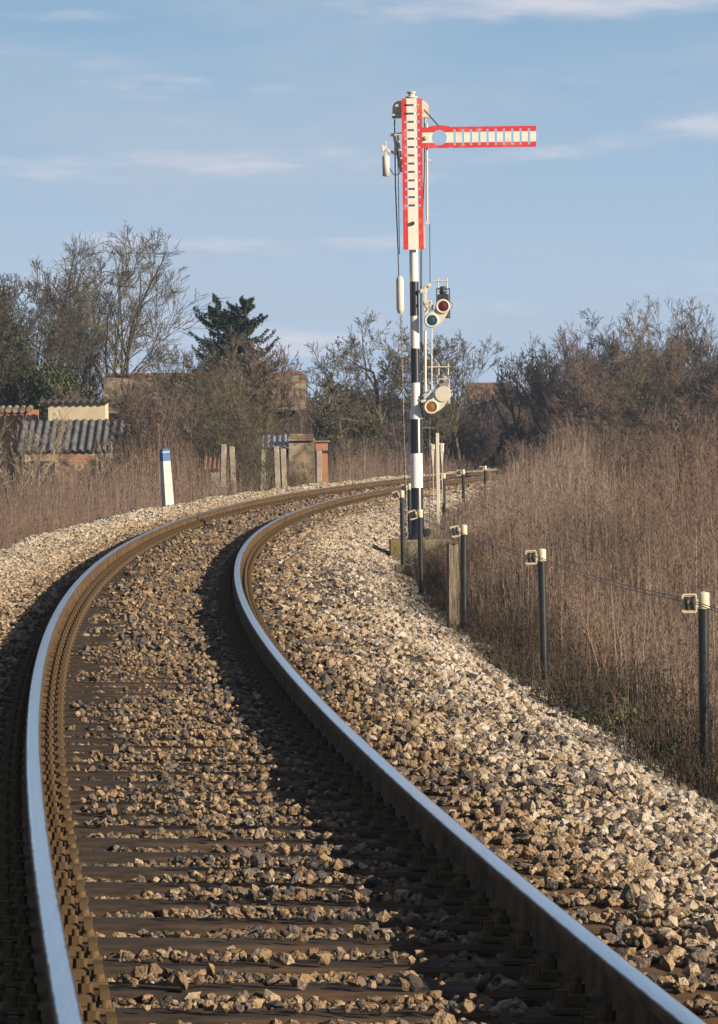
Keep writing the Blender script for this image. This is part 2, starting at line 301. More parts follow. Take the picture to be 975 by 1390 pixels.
def make_stones(s0, s1, d0, d1, spacing, rmin, rmax, base, faces, jit, lift=0.0, keep=1.0):
    S, D = scatter(s0, s1, d0, d1, spacing); n = len(S)
    size = rmin + (rmax - rmin) * rng.random(n) ** 1.6
    ph = (S / SP) % 1.0; ontie = (abs(ph - 0.5) < 0.22) & (abs(D) < 1.3)
    inner = abs(D) < 1.3
    # cover of the sleepers: bare along the left rail, heaped in the middle and to the right
    cov = np.interp(D, [-1.3, -0.72, -0.52, -0.25, 0.1, 0.62, 0.70, 0.85, 1.0, 1.3], [0.9, 0.0, 0.16, 0.44, 0.72, 0.68, 0.15, 0.25, 0.75, 0.95])
    nz = vnoise(S * 0.9 + 40, D * 2.2 + 40, 3); cov = np.clip(cov + (nz - 0.5) * 1.0 * (abs(D) < 0.66) * (cov > 0.02), 0, 1)
    cov = np.where((nz < 0.36) & (D > -.6) & (D < .5), cov * 0.6, cov)
    ok = np.where(ontie, rng.random(n) < cov * 0.9, True)
    for rd in (-0.753, 0.753):                        # clear of rails, plates and clips
        ok &= abs(D - rd) > 0.085
        ok &= ~(ontie & (abs(D - rd) < 0.20) & (D < 1.3) & ~((D > 0.9)))
    if keep < 1: ok &= rng.random(n) < keep
    S, D, size, ontie = S[ok], D[ok], size[ok], ontie[ok]; n = len(S)
    size = np.where(ontie & (abs(D) < 0.7), size * rng.uniform(0.55, 1.05, n), size)
    x, y, _ = trk(S, D); z = bedz(S, D)
    z = np.where(ontie, np.maximum(cant(D) + size * 0.45, z), z + rng.uniform(-0.012, 0.016, n)) + lift * rng.random(n)
    # heap in the middle of the crib
    mid = np.interp(D, [-1.0, -0.66, -0.5, -0.2, 0.3, 0.6, 0.95, 1.1], [0.0, 0.0, 0.012, 0.022, 0.018, -0.012, 0.0, 0.0]); z = z + np.where(abs(D) < 1.1, mid * (0.3 + nz[ok]), 0)
    V, Fc, k = rocks(np.stack([x, y, z], -1), size, base, faces, jit)
    # stone colour: rusty brown between the rails, cleaner and paler on the shoulders, dark stones in patches
    t = rng.normal(0.60, 0.16, n)
    t -= np.interp(abs(D), [0, 0.6, 0.95, 1.5], [0.27, 0.31, 0.27, 0.0])
    t += 0.22 * np.clip((abs(D) - 1.3) / 1.0, 0, 1)
    pat = vnoise(S * 0.8 + 9, D * 1.6 + 9, 5)
    pd = np.interp(D, [-1.6, -1.1, 0.9, 1.4, 1.9, 2.4, 3.2], [0.04, 0.16, 0.12, 0.30, 0.42, 0.24, 0.20]) * np.clip((pat - 0.25) * 2.2, 0.15, 1.6)
    dk = rng.random(n) < pd; t = np.where(dk, rng.uniform(0.02, 0.22, n), t)
    t = np.clip(t, 0, 1)
    return V, Fc, np.repeat(t, k)
def stones():
    sets = [make_stones(9, 31, -1.3, 3.25, 0.035, 0.014, 0.034, IV, IF, 0.14), make_stones(9, 31, -3.3, -1.3, 0.06, 0.022, 0.040, IV, IF, 0.14, 0.0),
            make_stones(9, 40, 1.1, 3.2, 0.13, 0.026, 0.043, IV, IF, 0.14, 0.03), make_stones(9, 34, -0.6, 0.62, 0.20, 0.022, 0.036, IV, IF, 0.14, 0.01),
            make_stones(31, 62, -3.0, 3.25, 0.044, 0.017, 0.036, CV, CF, 0.28), make_stones(31, 62, 1.1, 3.2, 0.15, 0.027, 0.042, CV, CF, 0.28, 0.03),
            make_stones(62, 105, -3.3, 3.3, 0.064, 0.025, 0.045, CV, CF, 0.28), make_stones(105, 180, -3.4, 3.4, 0.085, 0.035, 0.055, CV, CF, 0.28)]
    Vs, Fs, Ts, b = [], [], [], 0
    for V, Fc, t in sets: Vs.append(V); Fs.append(Fc + b); Ts.append(t); b += len(V)
    o = npmesh('ballast_stones', np.concatenate(Vs), np.concatenate(Fs), M['stone'], False, {'tint': np.concatenate(Ts)})
    tag(o, 'loose beige and grey crushed stone ballast filling and flanking the railway track', 'ballast', kind='stuff')
stones()

# ------------------------------------------------------------------ rails
def rail(side, label):
    prof = [(-.0625, 0), (.0625, 0), (.0625, .010), (.030, .020), (.010, .032), (.008, .10), (.014, .110), (.034, .118), (.0355, .138), (.031, .1465), (.020, .1495), (-.020, .1495), (-.031, .1465), (-.0355, .138), (-.034, .118), (-.014, .110), (-.008, .10), (-.010, .032), (-.030, .020), (-.0625, .010)]
    s = np.arange(-22, 300, 0.5); n = len(prof); P = np.array(prof)
    def sweep(P, closed):
        V = []
        for a, b in P:
            x, y, _ = trk(s, side * 0.753 + a); V.append(np.stack([x, y, np.full_like(x, 0.020 + b + cant(side * 0.753))], -1))
        V = np.stack(V, 1); m = V.shape[1]; I = np.arange(V.shape[0] * m).reshape(-1, m)
        J = np.concatenate([I, I[:, :1]], 1) if closed else I
        return V, np.stack([J[:-1, 1:], J[:-1, :-1], J[1:, :-1], J[1:, 1:]], -1).reshape(-1, 4)
    V, Fc = sweep(P, True); o = npmesh('rail', V, Fc, M['railside'], False); tag(o, label, 'rail', 'running rails of the track')
    T = np.array([(.0325, .1468), (.0285, .1490), (.0195, .1512), (.010, .1520), (0, .1522), (-.010, .1520), (-.0195, .1512), (-.0285, .1490), (-.0325, .1468)]) ; V, Fc = sweep(T, False)
    npmesh('running_surface', V, Fc, M['railhead'], True, {'lat': np.tile(np.linspace(-1, 1, len(T)), V.shape[0])}, parent=o)
rail(-1, 'left outer rail of the curve with a polished blue-grey top'); rail(1, 'right inner rail of the curve with a polished top beside the stone shoulder')

# sleepers with rail chairs and clips
def sleeper_proto():
    mb = MB(); rs = random.Random(3)
    L, W, H = 2.5, 0.25, 0.15; nx = 14; bev = 0.012
    ring = [(-W / 2, -H), (W / 2, -H), (W / 2, -bev), (W / 2 - bev, 0), (-W / 2 + bev, 0), (-W / 2, -bev)]
    vs = []
    for i in range(nx + 1):
        x = -L / 2 + L * i / nx
        for (y, z) in ring: vs.append((x, y + rs.uniform(-.003, .003), z + (rs.uniform(-.004, .001) if z > -.05 else 0)))
    n = 6; fs = [(k * n + i, k * n + (i + 1) % n, (k + 1) * n + (i + 1) % n, (k + 1) * n + i) for k in range(nx) for i in range(n)]
    fs = [tuple(reversed(f)) for f in fs]
    mb.add(vs, fs + [tuple(range(n)), tuple(range(nx * n + n - 1, nx * n - 1, -1))])
    o = mb.build('sleeper', M['sleeper']); tag(o, 'brown wooden sleeper lying across under both rails with stones on it', 'sleeper', 'wooden sleepers under the rails')
    for sd in (-1, 1):
        p = MB().box((0, 0, 0.010), (0.31, 0.17, 0.018), bev=0.004).build('base_plate', M['fasten'], o, (sd * 0.753, 0, 0))
        for q in (-1, 1):
            c = MB(); c.box((0, 0, 0.030), (0.052, 0.085, 0.036), bev=0.006); c.cyl((0, 0, 0.045), (0, 0, 0.075), 0.021, n=6, smooth=False); c.cyl((0, 0, 0.075), (0, 0, 0.095), 0.011, n=8)
            c.build('rail_clip', M['fasten'], p, (q * 0.076, 0, 0.004))
            g = MB(); g.cyl((0, -.045, 0.01), (0, -.045, 0.034), 0.020, 0.017, n=8); g.box((0, -.045, 0.048), (0.026, 0.026, 0.028))
            g.cyl((0, .045, 0.01), (0, .045, 0.034), 0.020, 0.017, n=8); g.box((0, .045, 0.048), (0.026, 0.026, 0.028)); g.box((0, 0, 0.016), (0.030, 0.12, 0.010))
            g.build('coach_screw', M['fasten'], p, (q * 0.128, 0, 0.006))
    return o
sp = sleeper_proto(); first = True
for k in range(14, 262):
    s = (k + 0.5) * SP; x, y, t = trk(s, 0.0)
    o = sp if first else copy_tree(sp); first = False
    o.location = (float(x), float(y), float(cant(0))); o.rotation_euler = (0, math.atan(0.0247), -float(t) + random.Random(k).uniform(-.006, .006))

# ------------------------------------------------------------------ semaphore signal
GS = 6300 / 76.0
SB = at(567, 732, 76)                                  # top of the concrete block under the mast
def zz(y): return (732 - y) / GS
def xx(x, y): return (x - 567 + 0.0125 * (732 - y)) / GS
sig = empty('semaphore_signal', SB)
tag(sig, 'tall black and white banded semaphore signal with red and white arms and coloured lamp glasses', 'signal')
def stripes():
    m = bpy.data.materials.new('banded_paint'); m.use_nodes = True; n = m.node_tree.nodes; l = m.node_tree.links; b = n['Principled BSDF']
    t = n.new('ShaderNodeTexCoord'); sp_ = n.new('ShaderNodeSeparateXYZ'); l.new(t.outputs['Object'], sp_.inputs[0])
    mr_ = n.new('ShaderNodeMapRange'); mr_.inputs[1].default_value = 0; mr_.inputs[2].default_value = 8; l.new(sp_.outputs[2], mr_.inputs[0])
    r = n.new('ShaderNodeValToRGB'); r.color_ramp.interpolation = 'CONSTANT'; l.new(mr_.outputs[0], r.inputs[0])
    W, K = (0.68, 0.63, 0.585, 1), (0.012, 0.013, 0.016, 1); el = r.color_ramp.elements; el[0].color = K; el[1].position = zz(664) / 8; el[1].color = W
    for y, c in ((616, K), (569, W), (522, K), (475.5, W), (429, K), (382.5, W)): q = el.new(zz(y) / 8); q.color = c
    l.new(r.outputs[0], b.inputs['Base Color']); b.inputs['Roughness'].default_value = 0.33
    mix_noise(m, (0.25, 0.20, 0.16), 9, 0.66, 0.76, 0.5, (1, 1, 0.5)); return m
ms = MB(); ms.lathe([(.150, 0), (.150, .03), (.118, .05), (.112, .42), (.100, .44), (.100, 2.02), (.094, 2.04), (.078, 2.16), (.075, 2.2), (.068, 7.22)], 28)
mast = ms.build('mast', stripes(), sig)
MB().lathe([(.10, 0), (.10, .02), (.05, .03), (.05, .07), (.075, .075), (.075, .10)], 20, base=(0, 0, 7.22)).build('mast_cap', M['cream'], mast)
MB().lathe([(.17, 0), (.17, .035), (.13, .04), (.13, .09)], 20, base=(0, 0, .002)).build('base_flange', M['darkmetal'], mast)
def board_mat():
    m = bpy.data.materials.new('red_white_board'); m.use_nodes = True; n = m.node_tree.nodes; l = m.node_tree.links; b = n['Principled BSDF']
    t = n.new('ShaderNodeTexCoord'); sp_ = n.new('ShaderNodeSeparateXYZ'); l.new(t.outputs['Object'], sp_.inputs[0])
    ab = n.new('ShaderNodeMath'); ab.operation = 'ABSOLUTE'; l.new(sp_.outputs[2], ab.inputs[0])
    gt = n.new('ShaderNodeMath'); gt.operation = 'GREATER_THAN'; l.new(ab.outputs[0], gt.inputs[0]); gt.inputs[1].default_value = 0.084
    k = n.new('ShaderNodeMix'); k.data_type = 'RGBA'; l.new(gt.outputs[0], k.inputs[0]); k.inputs[6].default_value = (0.68, 0.635, 0.55, 1); k.inputs[7].default_value = (0.52, 0.036, 0.032, 1)
    l.new(k.outputs[2], b.inputs['Base Color']); b.inputs['Roughness'].default_value = 0.45
    mix_noise(m, (0.60, 0.30, 0.24), 5, 0.52, 0.75, 0.45); mix_noise(m, (0.30, 0.17, 0.10), 26, 0.66, 0.74, 0.6); return m
BM = board_mat()
def board_cells(mb, us, vs, hole, th=0.010):
    """extruded plate of grid cells in the local XZ plane; hole(u, v) tells which cells are open"""
    full = {(i, j) for i in range(len(us) - 1) for j in range(len(vs) - 1) if not hole((us[i] + us[i + 1]) / 2, (vs[j] + vs[j + 1]) / 2)}
    for (i, j) in full:
        a, b, c, d = us[i], us[i + 1], vs[j], vs[j + 1]
        mb.add([(a, -th / 2, c), (b, -th / 2, c), (b, -th / 2, d), (a, -th / 2, d)], [(0, 1, 2, 3)])
        mb.add([(a, th / 2, c), (b, th / 2, c), (b, th / 2, d), (a, th / 2, d)], [(3, 2, 1, 0)])
        for (di, dj, e) in ((-1, 0, ((a, c), (a, d))), (1, 0, ((b, d), (b, c))), (0, -1, ((b, c), (a, c))), (0, 1, ((a, d), (b, d)))):
            if (i + di, j + dj) not in full:
                (p, q), (r, s) = e; mb.add([(p, -th / 2, q), (r, -th / 2, s), (r, th / 2, s), (p, th / 2, q)], [(0, 1, 2, 3)])
def slot_breaks(u0, u1, centres, w):
    us = [u0, u1]
    for c in centres: us += [c - w / 2, c + w / 2]
    return sorted(us)
# lower arm, hanging upright before the mast (13 slots)
pc = [zz(110 + y / 3.9) for y in (133, 178, 221, 265, 310, 354, 398, 441, 485, 530, 575, 618, 662)]
zc = (zz(135) + zz(339.5)) / 2; hl = (zz(135) - zz(339.5)) / 2
mb = MB(); us = slot_breaks(-hl, hl, [c - zc for c in pc], 0.034); cs = [c - zc for c in pc]
board_cells(mb, us, [-.167, -.125, .125, .167], lambda u, v: abs(v) < .125 and any(abs(u - c) < .017 for c in cs))
mb.cyl((zz(304) - zc, -.02, 0), (zz(304) - zc, .0, 0), .028, n=12)
la = mb.build('lower_arm', BM, sig, (xx(560.7, 237), -0.135, zc)); la.rotation_euler = (0, -math.pi / 2, 0); la['label'] = 'red-edged white slotted arm hanging upright against the mast'
bk = MB(); [bk.cyl((xx(560.7, 237), -.13, z), (xx(560.7, 237), 0, z), .02, n=8) for z in (zz(150), zz(240), zz(304), zz(330))]
bk.cyl((xx(561, 304), -.175, zz(304)), (xx(561, 304), -.14, zz(304)), .032, n=10); bk.build('arm_bracket', M['darkmetal'], mast)
# upper arm, horizontal to the right
xL, xR = xx(575, 188), xx(728, 188); zA = (zz(174) + zz(202.5)) / 2; cx = xx(597, 188)
mb = MB(); sl = [xx(500 + x / 3.9, 188) for x in (459, 503, 546, 590, 633, 677, 720, 764, 808, 852)]
h0 = .172; xs0 = cx + .205
us = slot_breaks(xs0 - cx, xR - cx, [c - cx for c in sl], .036); cs2 = [c - cx for c in sl]
board_cells(mb, us, [-h0, -.132, .132, h0], lambda u, v: abs(v) < .132 and any(abs(u - c) < .018 for c in cs2))
K = 48; hole = .124; th_ = .005; inn, out = [], []
for i in range(K):
    a = 2 * math.pi * i / K; ca, sa = math.cos(a), math.sin(a); inn.append((hole * ca, hole * sa))
    k = min(.205 / max(abs(ca), 1e-6), h0 / max(abs(sa), 1e-6)); u, v = k * ca, k * sa
    if v > .165: v = h0 + .030 * max(0, 1 - (u / .19) ** 2)
    out.append((u, v))
vs = [(u, -th_, v) for u, v in inn] + [(u, -th_, v) for u, v in out] + [(u, th_, v) for u, v in inn] + [(u, th_, v) for u, v in out]
fs = []
for i in range(K):
    j = (i + 1) % K; fs += [(i, j, K + j, K + i)[::-1], (2 * K + i, 2 * K + j, 3 * K + j, 3 * K + i), (i, 2 * K + i, 2 * K + j, j)[::-1], (K + i, 3 * K + i, 3 * K + j, K + j)]
mb.add(vs, fs)
x0 = xL - cx - .02
mb.box(((x0 - .205) / 2, 0, .128), (-.205 - x0, .0096, .084)); mb.box(((x0 - .205) / 2, 0, -.128), (-.205 - x0, .0096, .084)); mb.box(((x0 - .205) / 2 - 0.0, 0, 0), (-.205 - x0, .009, .165))
arm = mb.build('upper_arm', BM, sig, (cx, -0.10, zA)); arm['label'] = 'red-edged white slotted arm pointing horizontally right with a round hole'
pv = MB(); pv.box((xx(580, 188), -.06, zA), (.10, .05, .13), bev=.01); pv.cyl((xx(580, 188), -.14, zA), (xx(580, 188), 0, zA), .035, n=12)
pv.cyl((xx(572, 186), -.02, zA + .02), (xx(586, 196), -.02, zA - .05), .02, n=8); pv.box((xx(583, 218), -.03, zz(218)), (.11, .02, .02), Matrix.Rotation(.15, 3, 'Y')); pv.build('arm_pivot', M['cream'], mast)
# wheel housing at the top
hs = MB()
poly = [(-.30, 0)]; poly += [(-.19 - .11 * math.cos(a), .12 + .13 * math.sin(a)) for a in [R_(x) for x in range(0, 91, 15)]] + [(.19 + .11 * math.sin(a), .12 + .13 * math.cos(a)) for a in [R_(x) for x in range(0, 91, 15)]] + [(.30, 0)]
poly = [(x * 1.0, z) for x, z in poly]
hs.prism(poly, .02, .10); hs.prism([(-.31, -.03), (.31, -.03), (.31, .005), (-.31, .005)], .0, .12)
hs.box((xx(579.5, 160), .05, -.06), (.05, .06, .12))
ho = hs.build('wheel_housing', M['cream'], mast, (xx(558.5, 150), 0.06, zz(157.5)))
wh = MB()
for u in (-.19, .19): wh.cyl((u, .015, .13), (u, -.012, .13), .075, n=20); wh.cyl((u, -.03, .13), (u, -.012, .13), .02, n=10)
wh.build('wheel', M['cream'], ho)
# left lever gear
lv = MB(); Z = zz; X = xx
def seg(mb, pts, w_, d_, yy=-.02):
    for (a, b) in zip(pts[:-1], pts[1:]):
        A = Vector((X(*a), yy, Z(a[1]))); B = Vector((X(*b), yy, Z(b[1]))); v = B - A
        mb.box((A + B) / 2, (v.length + w_ * .4, d_, w_), Matrix.Rotation(-math.atan2(v.z, v.x), 3, 'Y'), bev=min(w_, d_) * .2)
def cp(x, y): return (500 + x / 3.9, 110 + y / 3.9)
seg(lv, [cp(118, 287), cp(180, 280)], .045, .03); seg(lv, [cp(140, 290), cp(176, 480)], .05, .03); seg(lv, [cp(158, 290), cp(186, 470)], .035, .03, -.06)
seg(lv, [cp(76, 345), cp(98, 365), cp(150, 385)], .05, .03); seg(lv, [cp(96, 320), cp(96, 395)], .022, .022)
seg(lv, [cp(80, 372), cp(76, 345)], .04, .03, -.03)
lv.build('lever_gear', M['cream'], mast)
cw = MB(); cw.lathe([(.02, 0), (.058, .01), (.060, .33), (.03, .345)], 20); cw.build('counterweight', M['cream'], sig, (X(525, 240), -.02, Z(239.5)))
tw = MB(); tw.lathe([(.028, -.02), (.050, .01), (.062, .06), (.062, .52), (.050, .575), (.015, .60)], 20); tw.build('tension_weight', M['cream'], sig, (X(544, 425), -.02, Z(424)))
wr = MB(); tub = lambda pts, r: wr.tube([(X(x, y), yy, Z(y)) for x, y, yy in pts], r, 6)
tub([(536.5, 158, -.01), (537.5, 250, -.02), (541, 340, -.02), (542, 376, -.02)], .011)
tub([(540.5, 190, -.05), (541.5, 250, -.03), (543, 345, -.02)], .007)
tub([(527.5, 210, -.02), (529.5, 228, -.02), (535, 237, -.02), (541, 238, -.02), (545, 232, -.02)], .008)
tub([(577, 160, -.01), (577, 230, 0), (574, 300, 0), (573, 350, 0), (574, 730, 0)], .009); tub([(571.2, 340, -.02), (572, 732, -.02)], .009)
tub([(584, 305, -.05), (584.3, 385, -.05)], .008)
tub([(576.5, 150, 0), (596, 172, -.08)], .011)
wr.build('control_wire', M['wire'], sig)
ch = MB()
def chain(mb, p, q, step=.05):
    p, q = Vector(p), Vector(q); n = int((q - p).length / step)
    for i in range(n):
        c = p.lerp(q, (i + .5) / n); v = (q - p).normalized() * step * .42
        mb.cyl(c - v, c + v, .011 if i % 2 else .007, n=5)
chain(ch, (X(544, 426), -.02, Z(426)), (X(549, 600), -.06, Z(600))); chain(ch, (X(549, 600), -.06, Z(600)), (X(553.5, 730), -.25, Z(730)))
chain(ch, (X(546, 426), -.02, Z(426)), (X(551, 730), .05, Z(730)), .09)
chain(ch, (X(583.5, 566), -.05, Z(566)), (X(583.5, 731), -.05, Z(731)), .07)
ch.build('chain', M['chain'], sig)
rd = MB(); rd.cyl((X(580, 168), -.05, Z(168)), (X(580.5, 302), -.05, Z(302)), .018, n=10); rd.cyl((X(580.5, 303), -.08, Z(303)), (X(580.5, 303), -.02, Z(303)), .035, n=10)
rd.box((X(577, 325), -.03, Z(323)), (.03, .03, .36))
rd.cyl((X(577.5, 449), -.04, Z(449)), (X(577.7, 533), -.04, Z(533)), .024, n=10); rd.cyl((X(586.3, 446), -.05, Z(446)), (X(586.3, 532), -.05, Z(532)), .012, n=8)
rd.build('operating_rod', M['cream'], sig)
# lamp units
M['red_glass'] = mat('red_glass', (0.06, 0.003, 0.004), (0.13, 0.006, 0.006), scale=60, rough=0.35, bump=0.3, bscale=120)
M['green_glass'] = mat('green_glass', (0.002, 0.045, 0.075), (0.004, 0.08, 0.12), scale=60, rough=0.35, bump=0.3, bscale=120)
M['amber_glass'] = mat('amber_glass', (0.22, 0.09, 0.012), (0.30, 0.13, 0.02), scale=60, rough=0.4, bump=0.3, bscale=120)
def spectacle(top, low, mats, blank, name):
    """kidney plate that carries two round glasses; top, low: photo pixels of the glass centres"""
    o = Vector((X(*low), -.16, Z(low[1]))); t = Vector((X(*top), -.16, Z(top[1]))) - o
    p = MB(); R0 = .118; poly = []
    ang = math.atan2(t.z, t.x); n = 14
    for i in range(n + 1): a = ang + math.pi / 2 + math.pi * i / n * 1.0; poly.append((R0 * math.cos(a), R0 * math.sin(a)))
    nrm = Vector((math.sin(ang), 0, -math.cos(ang)))
    for k in (1, 2, 3): q = t * k / 4 + nrm * (R0 + .035 * math.sin(math.pi * k / 4)); poly.append((q.x, q.z))
    for i in range(n + 1): a = ang - math.pi / 2 + math.pi * i / n; poly.append((t.x + R0 * math.cos(a), t.z + R0 * math.sin(a)))
    for k in (3, 2, 1): q = t * k / 4 - nrm * (R0 - .045 * math.sin(math.pi * k / 4)); poly.append((q.x, q.z))
    p.prism(poly, 0, .02)
    so = p.build(name, M['cream'], sig, o)
    for c, mm, bl in ((t, mats[0], blank), (Vector((0, 0, 0)), mats[1], False)):
        if bl:
            MB().lathe([(.13, 0), (.13, .012), (.125, .018)], 32, axis=(0, -1, 0), base=(c.x, -.002, c.z)).build('blank_disc', M['cream'], so); continue
        r = MB(); r.lathe([(.120, 0), (.120, .022), (.112, .030), (.095, .032), (.083, .026), (.083, .004)], 36, axis=(0, -1, 0), base=(c.x, -.001, c.z)); r.build('lens_ring', M['cream'], so)
        g = MB(); g.lathe([(.083, 0), (.076, .005), (.055, .010), (.028, .013), (.002, .014)], 32, axis=(0, -1, 0), base=(c.x, -.010, c.z)); g.build('lens', mm, so)
    return so
sA = spectacle((601.4, 416.8), (586, 435.8), (M['red_glass'], M['green_glass']), False, 'upper_spectacle'); sA['label'] = 'upper cream spectacle plate with red and green glasses'
sB = spectacle((601.4, 535.4), (585.4, 552.7), (None, M['amber_glass']), True, 'lower_spectacle'); sB['label'] = 'lower cream spectacle plate with an amber glass and a blank disc'
def c2(x, y): return (500 + x / 5.15, 330 + y / 5.15)
bk = MB(); seg(bk, [c2(432, 296), c2(412, 305), c2(395, 335)], .07, .03, -.10); seg(bk, [c2(366, 340), c2(405, 338)], .08, .08, -.08); seg(bk, [c2(396, 335), c2(398, 480)], .06, .03, -.10)
seg(bk, [c2(395, 420), c2(435, 415), c2(447, 470)], .05, .03, -.13); seg(bk, [c2(395, 425), c2(430, 480)], .035, .03, -.11); seg(bk, [c2(395, 505), c2(420, 470), c2(455, 440)], .035, .03, -.12)
seg(bk, [c2(350, 340), c2(372, 340)], .05, .05, -.05)
seg(bk, [c2(372, 1108), c2(400, 1105)], .06, .06, -.07); seg(bk, [c2(392, 1085), c2(415, 1062), c2(440, 1040)], .035, .03, -.12); seg(bk, [c2(392, 1060), c2(455, 1062)], .03, .03, -.11); seg(bk, [c2(430, 1030), c2(440, 1100)], .03, .03, -.11)
seg(bk, [c2(350, 1110), c2(378, 1108)], .04, .05, -.05)
seg(bk, [c2(394, 330), c2(394, 430)], .03, .05, -.06)
bk.build('lamp_bracket', M['cream'], sig)
def lantern(cx_, y0, y1, w_, body, frame, name, barY, extra):
    o = Vector((X(cx_, y1), .02, Z(y1))); H = Z(y0) - Z(y1); g = MB()
    g.box((0, 0, H * .40), (w_, .16, H * .80), bev=.012); lo = g.build(name, body, sig, o)
    c = MB(); c.lathe([(.05, 0), (.058, .03), (.075, .045), (.05, .06), (.062, .085), (.066, .10), (.045, .125), (.03, .13)], 18, base=(0, 0, H * .80)); c.build('chimney', body, lo)
    f = MB()
    for sx in (-1, 1): f.box((sx * (w_ / 2 + .012), -.05, H * .5), (.014, .014, H)); f.box((sx * (w_ / 2 + .012), .07, H * .5), (.014, .014, H))
    f.box((0, -.05, H - .01), (w_ + .04, .014, .014)); f.box((0, .07, H - .01), (w_ + .04, .014, .014)); f.box((0, -.05, .0), (w_ + .04, .014, .014))
    f.tube([(w_ / 2 + .01, 0, H * .52), (w_ / 2 + .05, 0, H * .51), (w_ / 2 + .055, 0, H * .34), (w_ / 2 + .01, 0, H * .31)], .007, 6)
    f.build('lantern_frame', frame, lo)
    b = MB(); A = Vector((X(*c2(*extra[0])), 0, Z(c2(*extra[0])[1]))) - o; B = Vector((X(*c2(*extra[1])), 0, Z(c2(*extra[1])[1]))) - o
    b.cyl(A, B, .010, n=8)
    for px_ in extra[2]: q = Vector((X(*c2(px_, barY)), 0, Z(c2(px_, barY)[1]))) - o; b.cyl((q.x, 0, q.z + .05), (q.x, 0, q.z - .13), .010, n=8)
    b.build('lantern_rail', M['cream'], lo)
lantern(602.5, 392, 432, .185, M['darkmetal'], M['darkmetal'], 'upper_lantern', 268, ((455, 268), (558, 268), (490, 552)))
M['greymetal'] = mat('grey_metal', (0.14, 0.135, 0.12), (0.28, 0.26, 0.22), scale=12, rough=0.6)
lantern(603, 514, 548, .165, M['greymetal'], M['cream'], 'lower_lantern', 870, ((418, 868), (576, 868), (494, 560)))
bp = MB(); bp.cyl((.16, -.10, .12), (.16, -.06, .12), .06, n=18); bp.cyl((.16, -.02, .12), (.16, .02, .12), .06, n=18); bp.box((.10, -.04, .07), (.20, .06, .05)); bp.cyl((.16, -.12, .12), (.16, .05, .12), .015, n=8); bp.box((.10, -.04, .16), (.12, .05, .03))
bp.build('base_pulley', M['darkmetal'], sig)
blk = MB(); blk.box((0, 0, 0), (1.02, 1.0, .74), bev=.02)
b = blk.build('foundation_block', M['concrete']); b.location = (SB.x + X(571, 740), SB.y + .10, SB.z - .372); tag(b, 'mossy square concrete block under the semaphore mast', 'foundation block')

# ------------------------------------------------------------------ wire guide posts
CAPS = [(953, 803, 29.0, 0.0, 'nearest black wire guide post, tall at the right edge before the dry weeds'), (736.5, 744.5, 39.0, 0.0, 'second nearest black wire guide post, alone between stone slope and weeds'),
        (628, 712, 49.0, -.2, 'black wire guide post beside the old weathered stake'), (570.6, 691, 59.0, -.28, 'black wire guide post standing in front of the semaphore mast'),
        (546, 665.6, 69.0, -.3, 'black wire guide post at the left corner of the concrete block'), (555.5, 656, 79.0, -.2, 'black wire guide post close behind the left side of the semaphore mast'),
        (602, 642, 89.0, 0, 'black wire guide post just right of the white stake beyond the signal'), (629, 637, 99.0, 0, 'far black wire guide post standing before the rails beyond the signal'), (659, 632, 110.0, 0, 'farthest black wire guide post at the end of the visible rails')]
def guide_post():
    r = empty('wire_guide_post', (0, 0, 0))
    MB().lathe([(.034, 0), (.034, 1.13)], 20).build('post', M['black'], r)
    MB().lathe([(.0375, 1.115), (.0385, 1.12), (.0385, 1.205), (.036, 1.215), (.01, 1.222)], 20).build('cap', M['yellow'], r)
    f = MB(); rr = lambda hw, hh: [(hw * sx * (1 if k else .8), hh * sz * (.85 if k else 1)) for sx, sz, k in ((-1, -1, 1), (-1, -1, 0), (1, -1, 0), (1, -1, 1), (1, 1, 1), (1, 1, 0), (-1, 1, 0), (-1, 1, 1))]
    o_, i_ = rr(.048, .060), rr(.038, .050); vs = []
    for yy in (-.018, .018): vs += [(x, yy, z) for x, z in o_] + [(x, yy, z) for x, z in i_]
    fs = []
    for k in range(8):
        j = (k + 1) % 8; fs += [(k, j, 8 + j, 8 + k), (16 + k, 24 + k, 24 + j, 16 + j), (k, 16 + k, 16 + j, j), (8 + k, 8 + j, 24 + j, 24 + k)]
    f.add(vs, fs); f.box((0, 0, .045), (.074, .02, .008)); f.box((0, 0, -.045), (.074, .02, .008)); f.box((.055, 0, .0), (.02, .03, .05))
    fo = f.build('pulley_frame', M['yellow'], r, (-.088, -.01, 1.150))
    for xw in (-.018, .018):
        MB().lathe([(.012, -.008), (.044, -.007), (.036, 0), (.044, .007), (.012, .008)], 20, axis=(1, .12, 0)).build('pulley_wheel', M['darkmetal'], fo, (xw, 0, 0))
    MB().cyl((-.034, 0, 0), (.034, 0, 0), .008, n=8).build('axle', M['yellow'], fo)
    MB().box((0, 0, .02), (.26, .30, .20), bev=.015).build('footing', M['concrete'], r)
    return r
gp = guide_post(); wirepts = []
for i, (px_, py_, Yd, tilt, lab) in enumerate(CAPS):
    o = gp if i == 0 else copy_tree(gp)
    p = at(px_, py_, Yd); o.location = (p.x, p.y, p.z - 1.222); o.rotation_euler = (0, random.Random(i).uniform(-.01, .01), R_(4) * (i > 4))
    if i in (0, 1): o.scale = (1, 1, 1)
    tag(o, lab, 'wire guide post', 'black wire guide posts along the track')
    for c in o.children:
        if c.name.startswith('pulley_frame'): c.rotation_euler = (0, tilt, 0)
    wirepts.append(Vector((p.x - .088, p.y, p.z - .05)))
p0 = wirepts[0] + (wirepts[0] - wirepts[1]) * 1.0 + Vector((.12, 0, 0)); wirepts = [p0] + wirepts + [wirepts[-1] + Vector((2.2, 10, 0))]
